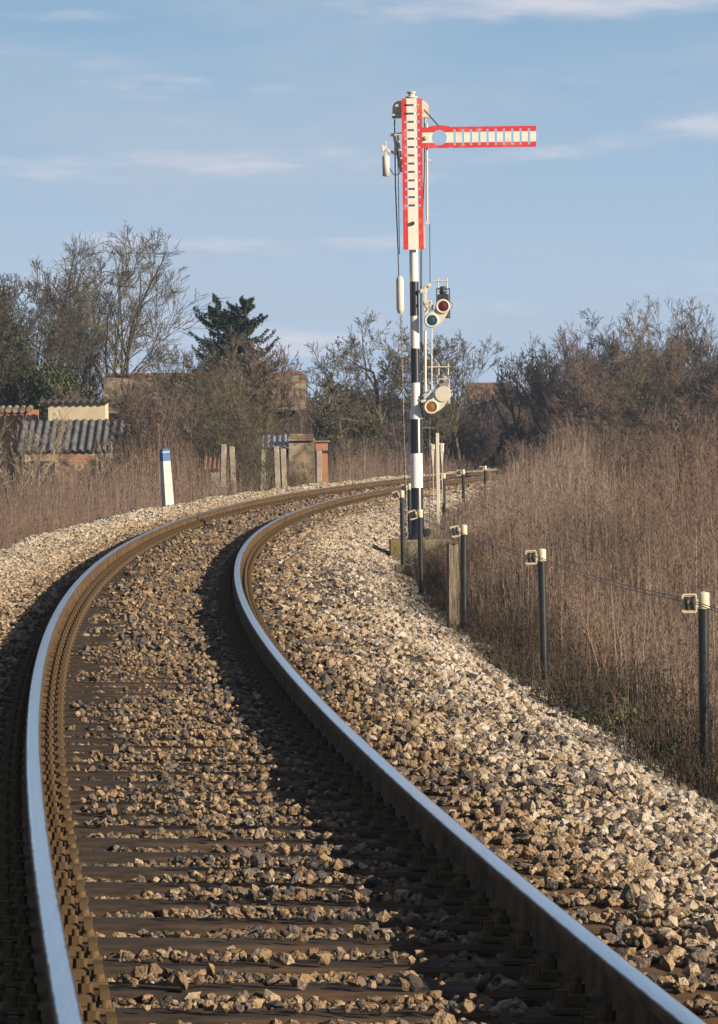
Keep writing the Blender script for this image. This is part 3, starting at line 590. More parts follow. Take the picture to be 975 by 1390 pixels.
for k, (dx, dz, lab) in enumerate([(-.018, .012, 'thin dark signal wire, upper one strung between the black posts'), (.018, -.014, 'thin dark signal wire, lower one strung between the black posts')]):
    pts = []
    for a, b in zip(wirepts[:-1], wirepts[1:]):
        for t in np.linspace(0, 1, 13)[:-1]: q = a.lerp(b, float(t)); q.z -= .035 * 4 * t * (1 - t) * (1 + .25 * k); pts.append(q + Vector((dx, 0, dz)))
    pts.append(wirepts[-1] + Vector((dx, 0, dz)))
    tag(MB().tube(pts, .0030, 6).build('signal_wire', M['wire']), lab, 'wire', 'signal wires strung between the guide posts')

# old weathered stake
p = at(614.5, 738, 48.0); st = MB(); st.prism([(-.055, -1.0), (.06, -1.0), (.052, -.01), (.03, .0), (.0, -.02), (-.05, .003)], -.04, .04)
o = st.build('old_stake', M['oldwood'], None, p); tag(o, 'weathered cracked wooden stake leaning beside a black guide post', 'stake')
o.rotation_euler = (0, .01, .3)
# white stake with two hanging guide rods beyond the signal
p = at(593.7, 587.7, 86); k = 86 / 6300; r = empty('marker_stake', (p.x, p.y, p.z - 2.05)); tag(r, 'cream wooden stake with a crossbar and two tapering rods beyond the signal', 'marker stake')
MB().box((0, 0, 1.025), (.062, .05, 2.05), bev=.006).build('stake', M['cream'], r); MB().box((.0, .03, 1.84), (.26, .02, .035)).build('crossbar', M['cream'], r)
for sx in (-1, 1):
    q = MB(); q.box((sx * .085, .0, 1.79 - (.02 if sx > 0 else 0)), (.07, .05, .10 + (.06 if sx > 0 else 0)), bev=.01); q.prism([(sx * .085 - .03, 1.74), (sx * .085 - .008, 1.42), (sx * .085 + .008, 1.42), (sx * .085 + .03, 1.74)], -.015, .015)
    q.cyl((sx * .085, 0, 1.43), (sx * .085, 0, .75), .006, n=6); q.build('hanging_rod', M['cream'], r)

# kilometre post on the left shoulder
def km_mat():
    m = bpy.data.materials.new('km_post_paint'); m.use_nodes = True; n = m.node_tree.nodes; l = m.node_tree.links; b = n['Principled BSDF']
    t = n.new('ShaderNodeTexCoord'); sp_ = n.new('ShaderNodeSeparateXYZ'); l.new(t.outputs['Object'], sp_.inputs[0])
    mr_ = n.new('ShaderNodeMapRange'); mr_.inputs[2].default_value = 1.3; l.new(sp_.outputs[2], mr_.inputs[0]); r_ = n.new('ShaderNodeValToRGB'); r_.color_ramp.interpolation = 'CONSTANT'; l.new(mr_.outputs[0], r_.inputs[0])
    W, B, G = (0.48, 0.465, 0.40, 1), (0.035, 0.11, 0.27, 1), (0.2, 0.2, 0.17, 1); el = r_.color_ramp.elements; el[0].color = W; el[1].position = .47 / 1.3; el[1].color = G
    for z, c in ((.478, W), (.985, B), (1.165, (0.55, .6, .68, 1)), (1.18, B)): q = el.new(z / 1.3); q.color = c
    l.new(r_.outputs[0], b.inputs['Base Color']); b.inputs['Roughness'].default_value = .7; mix_noise(m, (.33, .30, .22), 7, .55, .72, .5); return m
p = at(228.5, 689, 98); mb = MB(); s0, s1, H = .105, .082, 1.22
vs = [(-s0, -s0, -.5), (s0, -s0, -.5), (s0, s0, -.5), (-s0, s0, -.5)] + [(a * s1, b_ * s1, H) for a, b_ in ((-1, -1), (1, -1), (1, 1), (-1, 1))] + [(a * s1 * .8, b_ * s1 * .8, H + .02) for a, b_ in ((-1, -1), (1, -1), (1, 1), (-1, 1))]
mb.add(vs, [(0, 1, 5, 4), (1, 2, 6, 5), (2, 3, 7, 6), (3, 0, 4, 7), (4, 5, 9, 8), (5, 6, 10, 9), (6, 7, 11, 10), (7, 4, 8, 11), (8, 9, 10, 11)])
o = mb.build('kilometre_post', km_mat(), None, p); o.rotation_euler = (0, R_(-3.2), R_(27)); tag(o, 'square white concrete kilometre post with a blue top on the stone shoulder', 'kilometre post')

# ------------------------------------------------------------------ buildings behind the left scrub
def wall_mat(name, a, b, patch, sc=3.0):
    m = bpy.data.materials.new(name); m.use_nodes = True; n = m.node_tree.nodes; l = m.node_tree.links; bs = n['Principled BSDF']; bs.inputs['Roughness'].default_value = .95
    t = n.new('ShaderNodeTexCoord'); mp = n.new('ShaderNodeMapping'); mp.inputs['Rotation'].default_value = (R_(90), 0, 0); l.new(t.outputs['Object'], mp.inputs[0])
    br = n.new('ShaderNodeTexBrick'); l.new(mp.outputs[0], br.inputs[0]); br.inputs['Scale'].default_value = sc; br.inputs[1].default_value = (*a, 1); br.inputs[2].default_value = (*b, 1); br.inputs[3].default_value = (.25, .21, .16, 1); br.inputs['Mortar Size'].default_value = .03
    l.new(br.outputs[0], bs.inputs['Base Color']); mix_noise(m, patch, 1.7, .44, .56, 1.0); return m
M['brick'] = wall_mat('brick_wall', (.25, .095, .045), (.32, .15, .075), (.38, .30, .20))
M['brick_red'] = wall_mat('red_brick', (.34, .11, .045), (.42, .15, .065), (.36, .17, .085), 5)
M['plaster'] = mat('cream_plaster', (.62, .50, .33), (.74, .62, .44), scale=2, rough=.95, bump=.2); M['whitewash'] = mat('whitewash', (.66, .64, .58), (.42, .38, .32), scale=2.5, rough=.95)
M['tile'] = mat('lichen_tile', (.18, .14, .09), (.50, .42, .28), scale=1.6, rough=.95, ramp=(.42, .58), stretch=(1, 1, 2)); mix_noise(M['tile'], (.24, .13, .075), 2.3, .50, .60, .7); mix_noise(M['tile'], (.075, .06, .04), 5, .54, .62, .8)
M['redtile'] = mat('red_tile', (.17, .065, .04), (.30, .125, .075), scale=8, rough=.9); mix_noise(M['redtile'], (.22, .17, .12), 4, .5, .6, .6)
M['corr'] = mat('fibre_cement', (.07, .07, .075), (.17, .165, .16), scale=3, rough=.9); M['corr_pale'] = mat('metal_sheet', (.26, .28, .32), (.42, .44, .47), scale=3, rough=.5)
M['dark'] = mat('dark_boards', (.03, .022, .016), (.07, .05, .035), scale=3, rough=.95)
def corrugated(w_, l_, pitch, amp, thick=.02):
    """sheet in local X (width) and Y (slope), waves running down the slope"""
    nx = int(w_ / pitch * 8); mb = MB(); vs = []
    for i in range(nx + 1):
        x = w_ * i / nx; z = amp * math.sin(2 * math.pi * x / pitch)
        for y in (0, l_):
            for t in (0, thick): vs.append((x - w_ / 2, y, z - t))
    for i in range(nx):
        a, c = 4 * i, 4 * i + 4; mb_f = [(a, c, c + 2, a + 2), (a + 1, a + 3, c + 3, c + 1), (a, a + 1, c + 1, c), (a + 2, c + 2, c + 3, a + 3)]; mb.add(vs[a:a + 8], [tuple(q - a for q in f) for f in mb_f], False)
    return mb
def tiled(w_, l_, course, pitch):
    """stepped courses of tiles on a slope plane, local X width and Y up the slope"""
    mb = MB(); n = int(l_ / course); rs = random.Random(5); k = int(w_ / pitch)
    for j in range(n):
        for i in range(k):
            x = -w_ / 2 + (i + .5) * w_ / k; mb.box((x, (j + .5) * l_ / n, .03 + rs.uniform(-.01, .012)), (w_ / k * .94, l_ / n * 1.15, .025), Matrix.Rotation(-.05 + rs.uniform(-.05, .05), 3, 'X'))
    mb.box((0, l_ / 2, -.01), (w_, l_, .03)); return mb
def prismX(mb, prof, x0, x1):
    n = len(prof); vs = [(x0, y, z) for y, z in prof] + [(x1, y, z) for y, z in prof]
    mb.add(vs, [tuple(range(n - 1, -1, -1)), tuple(range(n, 2 * n))] + [(i, (i + 1) % n, n + (i + 1) % n, n + i) for i in range(n)])
def on_slope(o, y0, z0, y1, z1, x=0): o.location = (x, y0, z0); o.rotation_euler = (math.atan2(z1 - z0, y1 - y0), 0, 0)
# barn with a lichened tile roof
Yb = 150.; a = at(138, 560, Yb); b_ = at(416, 556, Yb); top = at(300, 511, Yb + 2.2); W = b_.x - a.x; g0 = GZ - .05
barn = empty('barn', ((a.x + b_.x) / 2, Yb, g0)); tag(barn, 'low barn behind the bushes with a long lichen-covered tile roof and red ridge tiles', 'barn')
ez = a.z - g0 - .03; rz_ = top.z - g0; mb = MB(); prismX(mb, [(0.35, -.2), (4.05, -.2), (4.05, ez), (2.2, rz_ - .12), (.35, ez)], -W / 2 + .2, W / 2 - .2); mb.build('wall', M['dark'], barn)
sl_ = math.hypot(2.2, rz_ - ez); o = tiled(W, sl_, .26, .20).build('roof', M['tile'], barn); on_slope(o, 0, ez, 2.2, rz_)
o = tiled(W, sl_, .26, .20).build('roof', M['tile'], barn); o.location = (0, 4.4, ez); o.rotation_euler = (math.atan2(rz_ - ez, 2.2), 0, math.pi)
mb = MB()
for i in range(int(W / .36)): x = -W / 2 + (i + .5) * .36; mb.cyl((x - .18, 2.2, rz_ + .05), (x + .18, 2.2, rz_ + .065), .09, .075, n=8)
mb.build('ridge_tiles', M['redtile'], barn)
mb = MB(); [mb.box((x, .33, ez * .5), (.9, .05, ez * .86)) for x in (-1.6, 1.4)]; mb.build('barn_door', M['dark'], barn)
# low outbuilding: brick wall, corrugated lean-to roof, cream upper storey behind
Yo = 128.; a = at(28, 612, Yo); b_ = at(214, 612, Yo); W = b_.x - a.x; tz = at(100, 570, Yo + 2.4).z
ob = empty('outbuilding', ((a.x + b_.x) / 2, Yo, g0)); tag(ob, 'low brick outbuilding on the left with a grey corrugated lean-to roof', 'outbuilding'); ez = a.z - g0
mb = MB(); prismX(mb, [(.15, -.2), (4.2, -.2), (4.2, tz - g0 - .1), (2.3, tz - g0 - .1), (.15, ez - .04)], -W / 2 + .1, W / 2 - .1); mb.build('wall', M['brick'], ob)
o = corrugated(W + .2, math.hypot(2.4, tz - a.z), .21, .028).build('roof', M['corr'], ob); on_slope(o, 0, ez, 2.4, tz - g0)
c0 = at(66, 572, Yo + 2.5); c1 = at(143, 548, Yo + 2.5); mb = MB(); mb.box(((c0.x + c1.x) / 2 - ob.location.x, 3.3, (tz + c1.z) / 2 - g0), (c1.x - c0.x, 1.7, c1.z - tz + .1)); mb.build('upper_wall', M['plaster'], ob)
o = corrugated(c1.x - c0.x + .5, 2.0, .2, .03).build('upper_roof', M['dark'], ob); o.location = ((c0.x + c1.x) / 2 - ob.location.x - .05, 2.3, c1.z - g0 + .05); o.rotation_euler = (.05, 0, 0)
mb = MB(); d0 = at(182, 640, Yo); mb.box((d0.x - ob.location.x, .13, .75), (.3, .05, 1.2)); mb.box((d0.x - ob.location.x + .75, .12, .6), (.35, .05, .9)); mb.build('whitewashed_patch', M['whitewash'], ob)
mb = MB(); d0 = at(60, 650, Yo); mb.box((d0.x - ob.location.x - .1, .13, .75), (.8, .06, 1.5)); mb.build('door', M['dark'], ob)
c0 = at(-40, 571, Yo + 5); c1 = at(52, 556, Yo + 5); r = empty('tiled_wall', ((c0.x + c1.x) / 2, Yo + 5, g0)); tag(r, 'orange brick wall with a tiled coping at the far left edge', 'wall'); H = c1.z - g0
MB().box((0, .1, H / 2), (c1.x - c0.x, .3, H)).build('wall', M['brick_red'], r)
mb = MB(); [mb.cyl((c0.x - r.location.x + .1 + i * .2, -.15, H + .0), (c0.x - r.location.x + .1 + i * .2, .4, H + .06), .09, n=8) for i in range(int((c1.x - c0.x) / .2))]; mb.build('coping', M['tile'], r)
# white hut with red roof
Yh = 124.; a = at(270, 672, Yh); b_ = at(299, 636, Yh); r = empty('hut', ((a.x + b_.x) / 2, Yh, g0)); W = b_.x - a.x; H = b_.z - g0; tag(r, 'tiny whitewashed hut with a red roof and an orange brick side by the kilometre post', 'hut')
mb = MB(); prismX(mb, [(0, -.2), (1.0, -.2), (1.0, H + .25), (0, H)], -W / 2 + .28, W / 2); mb.build('wall', M['whitewash'], r)
MB().box((-W / 2 + .1, .2, H * .5 - .05), (.22, .3, H + .1)).build('brick_pier', M['brick_red'], r)
o = corrugated(W * .95, 1.3, .12, .02).build('roof', M['redtile'], r); on_slope(o, -.12, H - .01, 1.1, H + .30, .12)
# small shed with pale corrugated roof, masonry wall, brick gate pier
Ys = 132.; a = at(346, 607, Ys); b_ = at(393, 590, Ys); r = empty('shed', ((a.x + b_.x) / 2, Ys, g0)); W = b_.x - a.x; ez = a.z - g0; tag(r, 'small dark shed with a pale blue-grey corrugated roof behind the concrete posts', 'shed')
MB().box((0, .8, ez / 2 - .05), (W - .1, 1.4, ez + .05)).build('wall', M['dark'], r); o = corrugated(W, 1.5, .16, .028).build('roof', M['corr_pale'], r); on_slope(o, -.05, ez, 1.4, b_.z - g0)
a = at(392, 612, Ys); b_ = at(427, 598, Ys); W = b_.x - a.x; H = b_.z - g0; r = empty('yard_wall', ((a.x + b_.x) / 2, Ys, g0)); tag(r, 'old lichened masonry yard wall between the shed and the orange brick pier', 'wall')
MB().box((0, .1, H / 2), (W - .02, .25, H)).build('wall', M['tile'], r); mb = MB(); [mb.box((0, .1, H + .03 + .07 * i), (W + .04 - .06 * i, .45 - .12 * i, .06)) for i in range(3)]; mb.build('coping', M['tile'], r)
a = at(436, 606, Ys - 1); H = a.z - g0; r = empty('gate_pier', (a.x, Ys - 1, g0)); tag(r, 'orange brick gate pier with a flat capstone at the end of the yard wall', 'gate pier')
MB().box((.10, 0, H / 2 - .1), (.16, .3, H - .2)).build('pier', M['brick_red'], r); MB().box((.02, 0, H - .0), (.34, .3, .22)).build('lintel', M['brick_red'], r); MB().box((.02, 0, H + .14), (.46, .42, .05), bev=.01).build('capstone', M['concrete'], r)
M['postcon'] = mat('old_concrete', (.26, .22, .17), (.44, .38, .29), scale=5, rough=.95, bump=.4)
for k, (x, y, h_, lab) in enumerate([(300, 603, 1.5, 'concrete fence post behind the tiny whitewashed hut'), (317, 606, 1.3, 'concrete fence post just left of the shed'), (353, 610, 1.25, 'concrete fence post before the left end of the pale shed roof'),
                                (376, 606, 1.35, 'taller of two concrete fence posts before the right end of the shed roof'), (385, 609, 1.25, 'shorter of two concrete fence posts before the right end of the shed roof'), (431, 612, 1.2, 'concrete fence post beside the orange brick pier')]):
    a = at(x, y, 122); H = a.z - g0; mb = MB(); mb.box((0, 0, H / 2), (.16, .13, H), bev=.02); o = mb.build('fence_post', M['postcon'], None, (a.x, 122 + k * .3, g0)); o.rotation_euler = (0, random.Random(k).uniform(-.05, .05), .2); tag(o, lab, 'fence post', 'old concrete fence posts')
# far house
Yf = 260.; a = at(640, 546, Yf); b_ = at(694, 519, Yf); r = empty('far_house', ((a.x + b_.x) / 2, Yf, g0)); W = b_.x - a.x; tag(r, 'distant house with a dull red tile roof among the trees right of the signal', 'house')
mb = MB(); prismX(mb, [(0, -.2), (6, -.2), (6, a.z - g0), (3, b_.z - g0 - .1), (0, a.z - g0)], -W / 2 + .1, W / 2 - .1); mb.build('wall', M['plaster'], r)
for q in (0, 1):
    o = tiled(W + .3, math.hypot(3, b_.z - a.z), .4, .5).build('roof', M['redtile'], r)
    if q == 0: on_slope(o, 0, a.z - g0, 3, b_.z - g0)
    else: o.location = (0, 6, a.z - g0); o.rotation_euler = (math.atan2(b_.z - a.z, 3), 0, math.pi)

# ------------------------------------------------------------------ trees
class Tree:
    def __init__(s, seed): s.r = random.Random(seed); s.V = []; s.F = []; s.tips = []; s.trunkV = []; s.trunkF = []
    def tube(s, pts, rads, n, trunk=False):
        V, Fc = (s.trunkV, s.trunkF) if trunk else (s.V, s.F); b = len(V); m = len(pts)
        d0 = (pts[-1] - pts[0]); ax = Vector((0, 0, 1)) if abs(d0.normalized().z) < .9 else Vector((1, 0, 0))
        e1 = d0.cross(ax).normalized(); e2 = d0.cross(e1).normalized()
        for p, r in zip(pts, rads):
            for i in range(n): a = 6.2832 * i / n; V.append(p + e1 * (r * math.cos(a)) + e2 * (r * math.sin(a)))
        for k in range(m - 1):
            for i in range(n):
                j = (i + 1) % n; q = b + k * n; Fc.append((q + i, q + j, q + n + j, q + n + i))
    def branch(s, p, d, L, r, lvl, P):
        rr = s.r; nseg = P['segs'][lvl]; pts = [p.copy()]; rads = [r]; d = d.normalized(); cur = p.copy()
        tipr = max(r * P['taper'], P['tip']); env = P.get('env'); lim = rr.uniform(.82, 1.08)
        for k in range(nseg):
            w_ = P['wob'][lvl]; d = (d + Vector((rr.gauss(0, w_), rr.gauss(0, w_), rr.gauss(0, w_) + P['up'][lvl]))).normalized()
            cur = cur + d * (L / nseg)
            if env and lvl > 0 and ((cur.x - env[0]) / env[2]) ** 2 + (cur.y / env[2]) ** 2 + max((cur.z - env[1]) / (env[3] if cur.z > env[1] else env[4]), -.75) ** 2 > lim * lim:
                if k == 0: return
                break
            pts.append(cur.copy())
        nseg = len(pts) - 1; rads = [r + (tipr - r) * k / nseg for k in range(nseg + 1)]
        s.tube(pts, rads, P['sides'][lvl], lvl == 0)
        if lvl + 1 >= len(P['segs']): s.tips.append(cur); return
        nc = P['kids'][lvl]; nc = max(1, int(round(nc * rr.uniform(.75, 1.25))))
        for i in range(nc):
            t = P['start'][lvl] + (1 - P['start'][lvl]) * ((i + rr.uniform(.2, .9)) / nc); t = min(t, .999)
            k = min(int(t * nseg), nseg - 1); f = t * nseg - k; q = pts[k].lerp(pts[k + 1], f); ax = (pts[k + 1] - pts[k]).normalized()
            az = rr.uniform(0, 6.2832) if lvl else 6.2832 * (i / nc) * 1.618 * 2 + rr.uniform(-.4, .4)
            e1 = ax.cross(Vector((.3, .2, 1) if abs(ax.z) < .9 else (1, .1, 0))).normalized(); e2 = ax.cross(e1)
            an = R_(rr.uniform(*P['ang'][lvl])); nd = ax * math.cos(an) + (e1 * math.cos(az) + e2 * math.sin(az)) * math.sin(an)
            cr = (r + (tipr - r) * t) * P['cr'] * rr.uniform(.8, 1.1); cl_ = L * P['len'][lvl] * rr.uniform(.7, 1.2) * (1 - P['fall'][lvl] * t)
            s.branch(q, nd, cl_, max(cr, P['tip']), lvl + 1, P)
        if lvl < len(P['segs']) - 1: s.branch(pts[-1], d, L * P['len'][lvl] * .6, tipr, lvl + 1, P)
def P(**k):
    base = dict(segs=[5, 5, 4, 4, 3, 2], wob=[.04, .12, .16, .2, .22, .2], up=[0, .06, .05, .04, .03, .02], sides=[8, 6, 4, 3, 3, 3], kids=[6, 6, 5, 5, 4], start=[.4, .25, .2, .15, .1],
                ang=[(25, 50), (25, 55), (25, 60), (30, 65), (30, 65)], len=[.9, .62, .6, .55, .55], fall=[.2, .35, .4, .4, .4], taper=.45, tip=.008, cr=.62); base.update(k); return base
def make_tree(name, loc, seed, H, tr, par, bark, label, cat='tree', group=None, lean=(0, 0), stems=1, spread=.5):
    T = Tree(seed); rr = T.r
    for i in range(stems):
        if stems == 1: d = Vector((lean[0], lean[1], 1)); b = Vector((0, 0, -.1))
        else: az = rr.uniform(0, 6.28); sp_ = rr.uniform(.1, spread); d = Vector((math.cos(az) * sp_ + lean[0], math.sin(az) * sp_ + lean[1], 1)); b = Vector((math.cos(az) * .15 * rr.random(), math.sin(az) * .15 * rr.random(), -.1))
        T.branch(b, d, H * par['trunk'] * (1 if stems == 1 else rr.uniform(.6, 1.1)), tr * (1 if stems == 1 else rr.uniform(.6, 1.1)), 0, par)
    V = np.array([tuple(v) for v in T.V]); TV = np.array([tuple(v) for v in T.trunkV]); top_ = V[:, 2].max(); k = H / top_
    V *= k; TV *= k
    r = empty(name, loc); tag(r, label, cat, group)
    npmesh('trunk', TV, np.array(T.trunkF), bark, True, parent=r); npmesh('crown', V, np.array(T.F), bark, False, parent=r)
    return r
def place(px_, Yd, dz=0.0): a = at(px_, 600, Yd); return (a.x, Yd, g0 + dz)
def height(py_, Yd, px_=487): return at(px_, py_, Yd).z - g0
nt_count = {}
def crown(H, rx, zc, **k):
    """tree recipe whose twigs fill an uneven ellipsoid: top at H, half width rx, widest at height zc"""
    return dict(env=(k.pop('cx', 0.0), zc, rx, H - zc, k.pop('down', zc * .75)), **k)
def grown(name, px_, Yd, ytop, wpx, zc, seed, base, bark, label, tr=.12, stems=1, spread=.4, cat='tree', group=None, lean=(0, 0), cx=0.0, down=None):
    H = height(ytop, Yd); par = dict(base); par['env'] = (cx, H * zc, wpx / 2 * Yd / F, H * (1 - zc), down if down else H * zc * .85)
    return make_tree(name, place(px_, Yd), seed, H, tr, par, bark, label, cat, group, lean, stems, spread)
WAL = P(trunk=.36, kids=[9, 7, 5, 5, 3], segs=[4, 9, 6, 5, 4, 3], start=[.55, .25, .2, .15, .1], ang=[(22, 68), (22, 50), (20, 48), (20, 45), (20, 45)], len=[1.75, .52, .55, .58, .6], fall=[.0, .35, .35, .3, .3], wob=[.05, .08, .11, .13, .13, .12], up=[0, .012, .01, .01, .01, .0], tip=.0065, cr=.64, taper=.35)
BUSHY = P(trunk=.40, kids=[8, 6, 5, 4, 3], segs=[4, 7, 5, 4, 3, 3], start=[.35, .2, .15, .1, .1], len=[1.2, .55, .56, .6, .65], ang=[(15, 55), (20, 50), (20, 48), (20, 45), (20, 45)], up=[0, .05, .05, .04, .03, .02], fall=[.15, .3, .3, .3, .3], tip=.0055, taper=.35, wob=[.05, .1, .12, .13, .13, .1])
GNARL = P(trunk=.62, kids=[9, 7, 5, 4, 3], segs=[5, 6, 5, 4, 3, 3], start=[.35, .2, .15, .1, .1], len=[.62, .58, .56, .58, .6], wob=[.06, .2, .22, .2, .18, .16], up=[0, .02, .03, .05, .05, .05], ang=[(45, 85), (30, 65), (30, 60), (25, 55), (25, 50)], fall=[.2, .3, .3, .3, .3], tip=.0065, taper=.35)
FAN = P(trunk=.45, kids=[7, 6, 5, 4, 2], segs=[4, 6, 5, 4, 3, 3], start=[.6, .2, .15, .1, .1], len=[1.2, .55, .55, .58, .6], up=[0, .03, .03, .03, .02, .02], ang=[(25, 65), (25, 50), (25, 50), (20, 45), (20, 45)], tip=.0065, wob=[.05, .08, .1, .12, .12, .1], taper=.35)
BT = 'bare_tree'
grown(BT, 172, 170, 293, 240, .70, 11, WAL, M['bark'], 'tallest bare tree on the left with a wide rounded crown against the sky', .19, down=3.6).scale = (1.28, 1.28, 1.0)
grown(BT, 128, 173, 306, 150, .68, 12, WAL, M['bark'], 'second tallest bare tree, its crown merging with the left side of the tallest', .15, down=3.2)
grown(BT, 48, 152, 338, 130, .66, 21, BUSHY, M['bark_dark'], 'dense bare tree at the left edge rising above the green ivy bush', .13)
grown(BT, -12, 146, 350, 120, .66, 22, BUSHY, M['bark_dark'], 'bare tree half cut off by the left edge of the picture', .13)
grown(BT, 92, 162, 385, 100, .66, 23, BUSHY, M['bark_dark'], 'smaller bare tree filling the gap left of the tallest tree', .10)
grown(BT, 243, 152, 452, 120, .66, 24, BUSHY, M['bark'], 'low twiggy tree between the tallest tree and the dark conifer', .08)
grown(BT, 362, 160, 462, 110, .66, 25, BUSHY, M['bark_red'], 'low twiggy tree just right of the dark conifer', .07)
grown(BT, 514, 178, 417, 120, .66, 31, GNARL, M['bark'], 'gnarled bare tree with a mossy trunk left of the semaphore', .16)
grown(BT, 446, 168, 455, 110, .62, 32, GNARL, M['bark'], 'lower bare tree with curved limbs beside the end of the barn roof', .10, lean=(.1, 0))
grown(BT, 572, 176, 452, 110, .64, 33, GNARL, M['bark'], 'bare tree directly behind the semaphore mast', .10)
grown(BT, 478, 156, 505, 90, .64, 36, GNARL, M['bark'], 'small forked bare tree beside the brick gate pier', .07, stems=2, spread=.6)
grown(BT, 627, 178, 446, 150, .76, 34, FAN, M['bark'], 'bare tree with a slim trunk and fan-shaped crown just right of the lamps', .10, down=1.8)
grown(BT, 744, 200, 452, 90, .60, 35, BUSHY, M['bark_dark'], 'bare tree with a dark trunk at the left end of the right-hand trees', .13)
THK = [(722, 205, 470, 70), (778, 198, 436, 85), (806, 204, 420, 90), (846, 192, 424, 100), (880, 198, 404, 110), (922, 176, 406, 110), (958, 182, 412, 110), (1000, 172, 420, 110), (785, 192, 490, 100), (838, 188, 475, 110), (890, 168, 470, 110), (945, 160, 462, 110), (995, 156, 468, 100), (718, 210, 520, 80)]
TL = ['at the left end of', 'second from the left in', 'third from the left in', 'fourth from the left in', 'tallest, right of the middle in', 'right of the tallest in', 'second right of the tallest in', 'cut by the right edge in', 'lower, in front at the left of', 'lower, in front at the middle of', 'lower, in front right of the middle of', 'lower, in front near the right edge of', 'lower and cut by the right edge in', 'smallest, at the far left of']
GT = 'reddish bare trees of the right-hand thicket'; reds = []
for k, (x, Yd, y, wd) in enumerate(THK):
    lab = 'bare reddish-brown tree ' + TL[k] + ' the thicket on the right'
    if k < 5: o = grown('thicket_tree', x, Yd, y, wd, .62, 41 + k, (FAN, BUSHY, BUSHY, FAN, BUSHY)[k], (M['bark_dark'], M['bark_red'], M['bark_dark'], M['bark'], M['bark_red'])[k], lab, .08, 3, .45, group=GT); reds.append((o, height(y, Yd), wd * Yd))
    else:
        src, h0_, w0_ = reds[1 + (k * 7) % 4]; o = copy_tree(src); o.location = place(x, Yd); f_ = height(y, Yd) / h0_; q_ = wd * Yd / w0_; o.scale = (q_, q_, f_); o.rotation_euler = (0, 0, k * 1.7); o['label'] = lab
grown(BT, 300, 150, 438, 130, .6, 26, BUSHY, M['bark'], 'sparse bare tree in front of the dark conifer', .05)
grown(BT, 338, 147, 450, 110, .6, 27, FAN, M['bark_red'], 'thin bare tree growing before the right side of the conifer', .04, stems=2)
# shrubs
SHR = P(trunk=.75, segs=[6, 5, 4, 3, 2], sides=[5, 4, 3, 3, 3], kids=[7, 5, 4, 3], start=[.12, .1, .1, .1], len=[.5, .52, .58, .6], up=[.02, .05, .04, .03, .02], ang=[(18, 42), (20, 45), (20, 45), (20, 45)], wob=[.06, .09, .1, .12, .1], tip=.0045, fall=[.2, .3, .3, .3], taper=.3, cr=.6)
ARCH = dict(SHR); ARCH.update(up=[-.05, .0, .02, .03, .02], kids=[6, 4, 3, 2], trunk=1.0)
def bush(x, Yd, y, wd, seed, bark, label, stems=8, spread=.7, group=None, par=SHR, tr=.03): return grown('bare_bush', x, Yd, y, wd, .5, seed, par, bark, label, tr, stems, spread, 'bush', group, down=3)
bush(198, 118, 478, 110, 51, M['bark_red'], 'big reddish twiggy bush with long upright shoots behind the kilometre post', 10, .35, tr=.04)
bush(322, 126, 512, 130, 52, M['bark'], 'spreading bare bush in front of the barn roof right of the tiny hut', 8, .6, tr=.04)
bush(25, 112, 540, 190, 53, M['bark_pale'], 'pale bare bush with long arching branches at the left edge', 9, 1.1, tr=.025, par=ARCH)
bush(100, 114, 590, 150, 56, M['bark_pale'], 'low pale bush with arching branches before the corrugated roof', 3, 1.2, tr=.018, par=ARCH)
GR = 'bare brown bushes along the left field edge'; srcs = []
BX = [(250, 134, 520, 110, 'right behind the big reddish bush'), (196, 124, 560, 80, 'at the right end of the corrugated roof'), (285, 140, 490, 100, 'below the dark conifer'), (160, 142, 500, 100, 'under the tallest bare tree'),
      (-20, 118, 575, 120, 'cut by the left edge'), (246, 120, 600, 40, 'low, right of the kilometre post'),
      (78, 121, 590, 70, 'before the middle of the corrugated roof'), (150, 122, 575, 60, 'before the right part of the corrugated roof'), (402, 121, 622, 34, 'low, before the dark yard wall'), (422, 119, 628, 30, 'lowest, before the brick gate pier'), (440, 152, 580, 90, 'behind the brick gate pier'), (480, 162, 572, 100, 'under the gnarled tree'), (530, 168, 565, 100, 'left behind the signal mast'),
      (262, 136, 540, 90, 'behind the tiny hut'), (345, 120, 575, 60, 'thin, between the posts and the shed'), (190, 134, 540, 110, 'inside the row behind the big reddish bush'), (228, 138, 505, 100, 'touching the barn roof above the kilometre post'), (300, 142, 478, 90, 'left of the middle of the barn roof'), (405, 146, 520, 60, 'at the right end of the barn'),
      (215, 145, 490, 110, 'above the hut and behind the kilometre post'), (340, 148, 480, 80, 'behind the barn ridge at its middle'), (90, 142, 515, 110, 'above the cream upper wall'), (20, 107, 655, 90, 'lowest, at the far left')]
for k, (x, Yd, y, wd, where) in enumerate(BX):
    lab = 'bare brown twiggy bush ' + where
    if k < 3: o = bush(x, Yd, y, wd, 54 + k, (M['bark_red'], M['bark_dark'], M['bark'])[k], lab, 8, .7, GR); srcs.append((o, height(y, Yd), wd * Yd))
    else:
        src, h0_, w0_ = srcs[k % 3]; o = copy_tree(src); o.location = place(x, Yd); f_ = height(y, Yd) / h0_; q_ = wd * Yd / w0_; o.scale = (q_, q_, f_); o.rotation_euler = (0, 0, k * 2.1); o['label'] = lab
FINE = dict(SHR); FINE.update(tip=.0028, kids=[9, 6, 4, 3], up=[.03, .08, .08, .06, .03], ang=[(15, 40), (20, 45), (25, 50), (25, 50)], len=[.45, .5, .5, .5], wob=[.05, .08, .1, .12, .12])
GR2 = 'reddish bushes standing in the dry weeds on the right'
